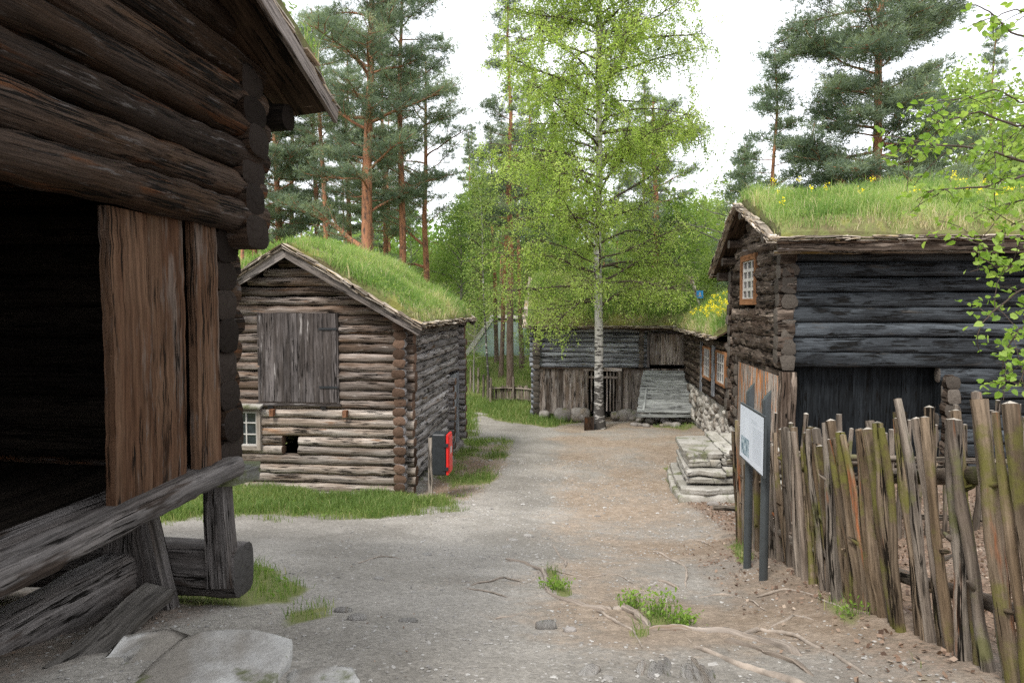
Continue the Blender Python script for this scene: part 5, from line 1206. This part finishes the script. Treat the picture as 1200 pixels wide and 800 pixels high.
plant(790, 36, dA, 'green leafy tree behind the right half of the birch crown', 'leafy_tree', 'tree', sc=.9, rz=3)
plant(740, 40, dA, 'green leafy tree behind the barn roof in line with the birch', 'leafy_tree', 'tree', sc=.9, rz=5)
GR = 'woodland trees filling the view beyond the houses'
rs = np.random.RandomState(31)
prot = [(pE, 'pine_tree', 'pine', 'distant slender pine in the wood beyond the houses'), (dA, 'leafy_tree', 'tree', 'distant green leafy tree in the wood beyond the houses'), (pF, 'pine_tree', 'pine', 'distant bare-trunked pine in the wood beyond the houses'), (dB, 'leafy_tree', 'tree', 'distant pale green tree in the wood beyond the houses'), (pG, 'pine_tree', 'pine', 'distant dense dark conifer in the wood beyond the houses')]
for i_ in range(46):
    px = rs.uniform(285, 1230); Yd = rs.uniform(50, 78); q = i_ % 5; s_ = rs.uniform(.6, .95)
    if 500 < px < 548: q = 3; s_ *= .8
    if 815 < px < 930: s_ *= .62; q = 4 if q in (0, 2) else q
    if px > 930: s_ *= .7
    me, nm, ct, lb = prot[q]; plant(px, Yd, me, lb, nm, ct, s_, rs.rand()*6.3, GR+' - '+ct+str(q))
# far wood as one mass
mb = MB(); n = 60; 
for i_ in range(150):
    a = rs.uniform(-1.25, 1.25); d = rs.uniform(85, 125); cx, cy = math.sin(a)*d, math.cos(a)*d; h = rs.uniform(4, 9); k = 420
    c = rs.normal(size=(k, 3))*[2.6, 2.6, h*.33]+[cx, cy, GZ(cx, cy)+h*.45]; leaves(mb, c, .9, np.clip(rs.uniform(0, .7)+rs.normal(size=k)*.15, 0, 1), rs=rs)
tag(obj('far_woods', mb, M['gleaf'], smooth=False), 'far-off mixed wood closing the view behind all the trees', 'woods', kind='stuff')
# undergrowth bushes on the slope
for (px, Yd, s_, lb) in ((556, 37, .22, 'low green bush at the corner of the path beyond the log house'), (640, 33, .2, 'low green bush by the wicker fence near the barn corner'), (622, 46, .3, 'green bush beside the tent-roofed hut'), (425, 29, .34, 'dark green bush topping the log house roof line')):
    plant(px, Yd, dB if px != 425 else pG, lb, 'bush', 'bush', s_, rs.rand()*6)
# near overhanging branches, rooted in a small tree outside the picture
def near_tree():
    t = thing('hazel_tree', 'leafy green twigs of a small tree hanging over the picket fence and tarred wall', 'tree', (3.6, 4.3, GZ(3.6, 4.3)))
    rs = np.random.RandomState(9); mbT = MB(); mbL = MB(); trunk = np.array([[3.6, 4.3, GZ(3.6, 4.3)-.1], [3.55, 4.3, -1.0], [3.6, 4.25, 0], [3.45, 4.3, 1.2], [3.4, 4.3, 2.4], [3.3, 4.3, 3.4]]); tube(mbT, trunk, [.06, .055, .05, .04, .03, .015], 10, 0)
    C = []; Q = []
    def twig(pts, Yd, r=.007, dens=1.0, subs=True):
        P0 = np.array([aty(px, py, Yd+dy) for (px, py, dy) in pts]); tt = np.linspace(0, len(P0)-1, (len(P0)-1)*5+1); P = np.stack([np.interp(tt, range(len(P0)), P0[:, a]) for a in range(3)], -1); P += np.stack([wig(len(P), len(P)/2, .008, rs) for _ in range(3)], -1)
        tube(mbT, P, np.linspace(r, .0025, len(P)), 6, 0)
        L = np.linalg.norm(np.diff(P, axis=0), axis=1).sum(); n = int(L*30*dens)
        for i in range(n):
            t = rs.uniform(.1, 1)*(len(P)-1); p = np.array([np.interp(t, range(len(P)), P[:, a]) for a in range(3)]); C.append(p+rs.normal(size=3)*[.035, .05, .03]); Q.append(rs.rand())
        if subs:
            for i in range(int(L*15*dens)):
                t = rs.uniform(.15, 1)*(len(P)-1); p = np.array([np.interp(t, range(len(P)), P[:, a]) for a in range(3)]); l = rs.uniform(.1, .28); sb = bez(p, rs.normal(size=3)*[1, 1, .7]+[-.3, 0, -.1], l, 4, (0, 0, -.5), rs, .1); tube(mbT, sb, np.linspace(.003, .0015, 5), 4, 0)
                for j in range(int(4+l*28)): C.append(sb[rs.randint(1, 5)]+rs.normal(size=3)*.022); Q.append(rs.rand())
    twig([(1290, 160, .2), (1200, 190, 0), (1160, 177, 0), (1106, 170, -.1), (1052, 162, -.1)], 3.9, .010)
    twig([(1290, 190, .2), (1200, 204, 0), (1160, 218, 0), (1119, 221, 0), (1085, 224, 0)], 3.8, .008, .7)
    twig([(1290, 120, .3), (1230, 140, .1), (1190, 150, 0), (1150, 130, 0), (1110, 140, 0), (1092, 165, 0)], 4.1, .010, 1.1)
    twig([(1280, 100, .3), (1230, 110, .1), (1195, 120, 0), (1165, 105, 0), (1120, 118, .1)], 4.4, .009, .8)
    twig([(1270, 60, .2), (1220, 50, 0), (1185, 38, 0), (1160, 14, 0), (1132, 4, 0)], 3.8, .008, .45)
    twig([(1270, 30, .2), (1225, 20, 0), (1190, 12, 0), (1165, 22, 0)], 4.0, .006, .4)
    twig([(1260, 250, .1), (1215, 285, 0), (1190, 262, 0), (1160, 280, 0), (1142, 286, 0)], 3.8, .007, .9)
    twig([(1260, 260, .1), (1225, 290, 0), (1200, 305, 0), (1175, 320, 0), (1150, 300, 0)], 3.7, .006, .8)
    twig([(1250, 300, .1), (1225, 330, 0), (1190, 345, 0), (1160, 365, 0), (1145, 392, 0)], 3.7, .007, 1.0)
    twig([(1250, 330, .1), (1222, 370, 0), (1195, 385, 0), (1180, 410, 0), (1175, 425, 0)], 3.7, .006, .9)
    twig([(1250, 380, .1), (1222, 405, 0), (1200, 430, 0), (1192, 452, 0)], 3.6, .006, .9)
    twig([(1240, 210, .1), (1210, 230, 0), (1185, 240, .1), (1140, 250, .1)], 4.0, .006, .8)
    for zz in (.9, 1.6, 2.1, .4, .0): tube(mbT, [np.array([3.5, 4.3, zz]), np.array([3.1, 4.1, zz+.05]), np.array([2.86, 3.95, zz*.9+.12])], [.018, .012, .009], 6, 0)
    C = np.array(C); n = len(C); Q = np.array(Q)
    # heart-like leaves, 7 points with a folded middle
    nr = rs.normal(size=(n, 3))*[.5, .7, .5]+[0, -.2, .8]; nr /= np.linalg.norm(nr, axis=1)[:, None]; tv = rs.normal(size=(n, 3))+[0, 0, -.6]; tv -= (tv*nr).sum(1)[:, None]*nr; tv /= np.linalg.norm(tv, axis=1)[:, None]; sv = np.cross(nr, tv); s = rs.uniform(.011, .024, n)[:, None]
    f = lambda a, b, c=0: C+tv*s*a+sv*s*b+nr*s*c
    V = np.stack([f(-.8, 0), f(-.95, .45, .2), f(-.2, .85, .28), f(.6, .5, .15), f(1.15, 0, -.1), f(.6, -.5, .15), f(-.2, -.85, .28), f(-.95, -.45, .2)], 1).reshape(-1, 3); k = np.arange(n)*8
    mbL.add(V, np.concatenate([np.stack([k, k+1, k+2, k+3], -1), np.stack([k, k+3, k+4, k+4], -1)[:, :4][:0], np.stack([k, k+5, k+6, k+7], -1)]), None, np.repeat(Q, 8))
    mbL.f.append(np.concatenate([np.stack([k, k+3, k+4], -1), np.stack([k, k+4, k+5], -1)])); mbL.m.append(np.zeros(2*n, np.int32))
    obj('trunk', mbT, M['twig'], t); obj('foliage', mbL, M['hazel'], t, smooth=False)
near_tree()

# ================================================================== 12. distant things
HT = thing('green_roofed_hut', 'distant hut with a pale green tent-like roof and brick-red base among the pines', 'hut', (-6, 50, GZ(-6, 50)))
a = aty(548, 428, 48); b = aty(640, 428, 48); z0 = a[2]-1.0; x0, x1 = a[0], b[0]+.8; zt = aty(600, 372, 48)[2]; ze = aty(600, 418, 48)[2]
mb = MB(); box(mb, (x0, 48.3, z0), (x1, 54, ze)); obj('wall', mb, M['wframe'], HT, smooth=False)
mb = MB(); zm = zt
V = [(x0-.3, 47.9, ze-.1), (x1+.3, 47.9, ze-.1), (x1+.3, 54.4, ze-.1), (x0-.3, 54.4, ze-.1), (x0+1.6, 50.0, zm), (x1-1.0, 50.4, zm-.2)]
mb.add(V, [[0, 1, 5, 4], [3, 4, 5, 2]]); mb.add(V, [[0, 4, 3], [1, 2, 5]]); mb.add([(v_[0], v_[1], v_[2]-.12) for v_ in V[:4]], [[0, 3, 2, 1]]); M['hroof'] = plain('green_sheet_roof', (.16, .22, .19), .5, 0, .4, .2); rf = obj('roof', mb, M['hroof'], HT, smooth=False)
mb = MB(); plank(mb, (x0-.2, 47.85, ze), (x0+1.6, 49.9, zm+.05), (0, -1, .3), .35, .05); plank(mb, (x0+1.5, 49.9, zm+.08), (x1-.9, 50.3, zm-.15), (0, -.5, 1), .5, .05); obj('ridge_sheet', mb, M['white'], rf, smooth=False)
DH = thing('distant_house', 'distant house whose blue-grey roof shows above the tarred house roof', 'house', (16.5, 36, GZ(16.5, 36)))
a = aty(1046, 210, 35); b = aty(1082, 204, 35); zr_ = a[2]+.35; x0, x1 = a[0]-.3, b[0]+.6; zg = GZ(16.5, 36)
mb = MB(); box(mb, (x0, 35.2, zg-.5), (x1, 39, zr_-1.0)); obj('wall', mb, M['barn'], DH, smooth=False)
mb = MB(); V = [(x0-.3, 34.8, zr_-1.1), (x1+.3, 34.8, zr_-1.1), (x1+.3, 37.1, zr_), (x0-.3, 37.1, zr_), (x0-.3, 39.4, zr_-1.1), (x1+.3, 39.4, zr_-1.1)]; mb.add(V, [[0, 1, 2, 3], [3, 2, 5, 4]]); M['slate'] = plain('slate_roof', (.2, .26, .3), .4); obj('roof', mb, M['slate'], DH, smooth=False)
mb = MB(); mb.add([V[0], V[3], V[4]], [[0, 1, 2]]); mb.add([V[1], V[5], V[2]], [[0, 1, 2]]); obj('gable', mb, M['barn'], DH, smooth=False)
# wicker fence and gate posts beyond the path
WF = thing('wicker_fence', 'low weathered fence of thin upright sticks across the grass beyond the path', 'fence', (-4, 30, GZ(-4, 30)))
A_ = aty(574, 470, 29.5); B_ = aty(627, 455, 29.5); rs = np.random.RandomState(41)
for i_ in range(40):
    t = i_/39; x = A_[0]+(B_[0]-A_[0])*t; y = 29.5+.6*math.sin(t*3); z = GZ(x, y); mb = MB(); plank(mb, (x, y, z-.05), (x+rs.uniform(-.03, .03), y, z+rs.uniform(.7, .85)), (0, -1, 0), .05, .02, seg=4); obj('stick', mb, M['picket2'], WF, smooth=False)
for zo in (.2, .68):
    mb = MB(); T_ = np.linspace(0, 1, 10); Px = A_[0]+(B_[0]-A_[0])*T_; Py = 29.44+.6*np.sin(T_*3); tube(mb, np.stack([Px, Py, G(Px, Py)+zo], -1), .03*np.ones(10), 6); obj('rail', mb, M['picket2'], WF)
for t in (0.03, .5): 
    x = A_[0]+(B_[0]-A_[0])*t; z = GZ(x, 29.4); mb = MB(); tube(mb, [(x, 29.36+.6*math.sin(t*3), z-.1), (x, 29.36+.6*math.sin(t*3), z+1.15)], [.06, .05], 8); obj('post', mb, M['picket2'], WF)
for (px, Yd, lb) in ((541, 36, 'dark fence post in the grass, first of a receding row beside the log house'), (551, 34.5, 'dark fence post, second of the receding row'), (560, 33, 'dark fence post, third of the receding row'), (566, 31.5, 'dark fence post, fourth of the receding row by the wicker fence'), (571, 30.3, 'dark fence post at the end of the receding row')):
    r = ray(px, 440); x = r[0]*Yd/r[1]; z = GZ(x, Yd); mb = MB(); tube(mb, [(x, Yd, z-.1), (x+.03, Yd, z+.6), (x+.02, Yd, z+1.25)], [.06, .055, .05], 8, lump=.05); tag(obj('fence_post', mb, M['picket2']), lb, 'post', 'row of posts beyond the log house')
p = aty(820, 345, 26)
BS = thing('blue_sign', 'small blue square sign with a white figure on a thin pole above the yellow flowers', 'sign', (p[0], 26, GZ(p[0], 26)))
p = aty(820, 345, 26); mb = MB(); tube(mb, [(p[0], 26.03, GZ(p[0], 26)-.1), (p[0], 26.03, p[2]+.2)], [.025, .025], 8); obj('pole', mb, M['post'], BS)
mb = MB(); box(mb, (p[0]-.12, 25.98, p[2]-.14), (p[0]+.12, 26.0, p[2]+.14)); pl = obj('panel', mb, M['blue'], BS, smooth=False)
mb = MB(); box(mb, (p[0]-.07, 25.972, p[2]-.08), (p[0]+.07, 25.978, p[2]-.04)); box(mb, (p[0]-.03, 25.97, p[2]-.04), (p[0]+.03, 25.977, p[2]+.08)); obj('pictogram', mb, M['white'], pl, smooth=False)

# ================================================================== camera, sky, sun
cam = bpy.data.cameras.new('camera'); co = bpy.data.objects.new('camera', cam); COL.objects.link(co); S.camera = co
cam.lens = 24; cam.sensor_width = 36; cam.clip_start = .05; cam.clip_end = 2000
Mx = Matrix(((RT[0], UPV[0], -FW[0], 0), (RT[1], UPV[1], -FW[1], 0), (RT[2], UPV[2], -FW[2], 0), (0, 0, 0, 1))); co.matrix_world = Mx
EL, AZ = math.radians(52), math.radians(205)      # compass azimuth of the sun, from +Y towards +X
w = bpy.data.worlds.new('World'); S.world = w; w.use_nodes = True; nt = w.node_tree; nt.nodes.clear()
out = nt.nodes.new('ShaderNodeOutputWorld'); bg = nt.nodes.new('ShaderNodeBackground'); nt.links.new(bg.outputs[0], out.inputs[0])
sky = nt.nodes.new('ShaderNodeTexSky'); sky.sky_type = 'NISHITA'; sky.sun_disc = False; sky.sun_elevation = EL; sky.sun_rotation = AZ; sky.dust_density = 3
tc = nt.nodes.new('ShaderNodeTexCoord'); nz = nt.nodes.new('ShaderNodeTexNoise'); nz.inputs['Scale'].default_value = 2.0; nz.inputs['Detail'].default_value = 5
mpn = nt.nodes.new('ShaderNodeMapping'); mpn.inputs['Scale'].default_value = (1, 1, 2.5); nt.links.new(tc.outputs['Generated'], mpn.inputs[0]); nt.links.new(mpn.outputs[0], nz.inputs['Vector'])
mr = nt.nodes.new('ShaderNodeMapRange'); nt.links.new(nz.outputs['Fac'], mr.inputs[0]); mr.inputs[1].default_value = .3; mr.inputs[2].default_value = .6; mr.inputs[3].default_value = .78; mr.inputs[4].default_value = 1.0
mx = nt.nodes.new('ShaderNodeMix'); mx.data_type = 'RGBA'; nt.links.new(mr.outputs[0], mx.inputs[0]); nt.links.new(sky.outputs[0], mx.inputs[6]); mx.inputs[7].default_value = (9.6, 9.9, 10.4, 1); nt.links.new(mx.outputs[2], bg.inputs[0])
bg.inputs[1].default_value = .105
sl_ = bpy.data.lights.new('sun', 'SUN'); so = bpy.data.objects.new('sun', sl_); COL.objects.link(so); sl_.energy = 2.1; sl_.angle = math.radians(14); sl_.color = (1, .96, .9)
sd = Vector((math.sin(AZ)*math.cos(EL), math.cos(AZ)*math.cos(EL), math.sin(EL))); so.rotation_euler = sd.to_track_quat('Z', 'Y').to_euler()
S.view_settings.view_transform = 'Standard'; S.view_settings.look = 'None'; S.view_settings.exposure = .88; S.view_settings.gamma = 1; S.view_settings.use_curve_mapping = False
S.cycles.max_bounces = 5; S.cycles.diffuse_bounces = 3; S.cycles.glossy_bounces = 2; S.cycles.transmission_bounces = 3; S.cycles.transparent_max_bounces = 4; S.cycles.use_denoising = False
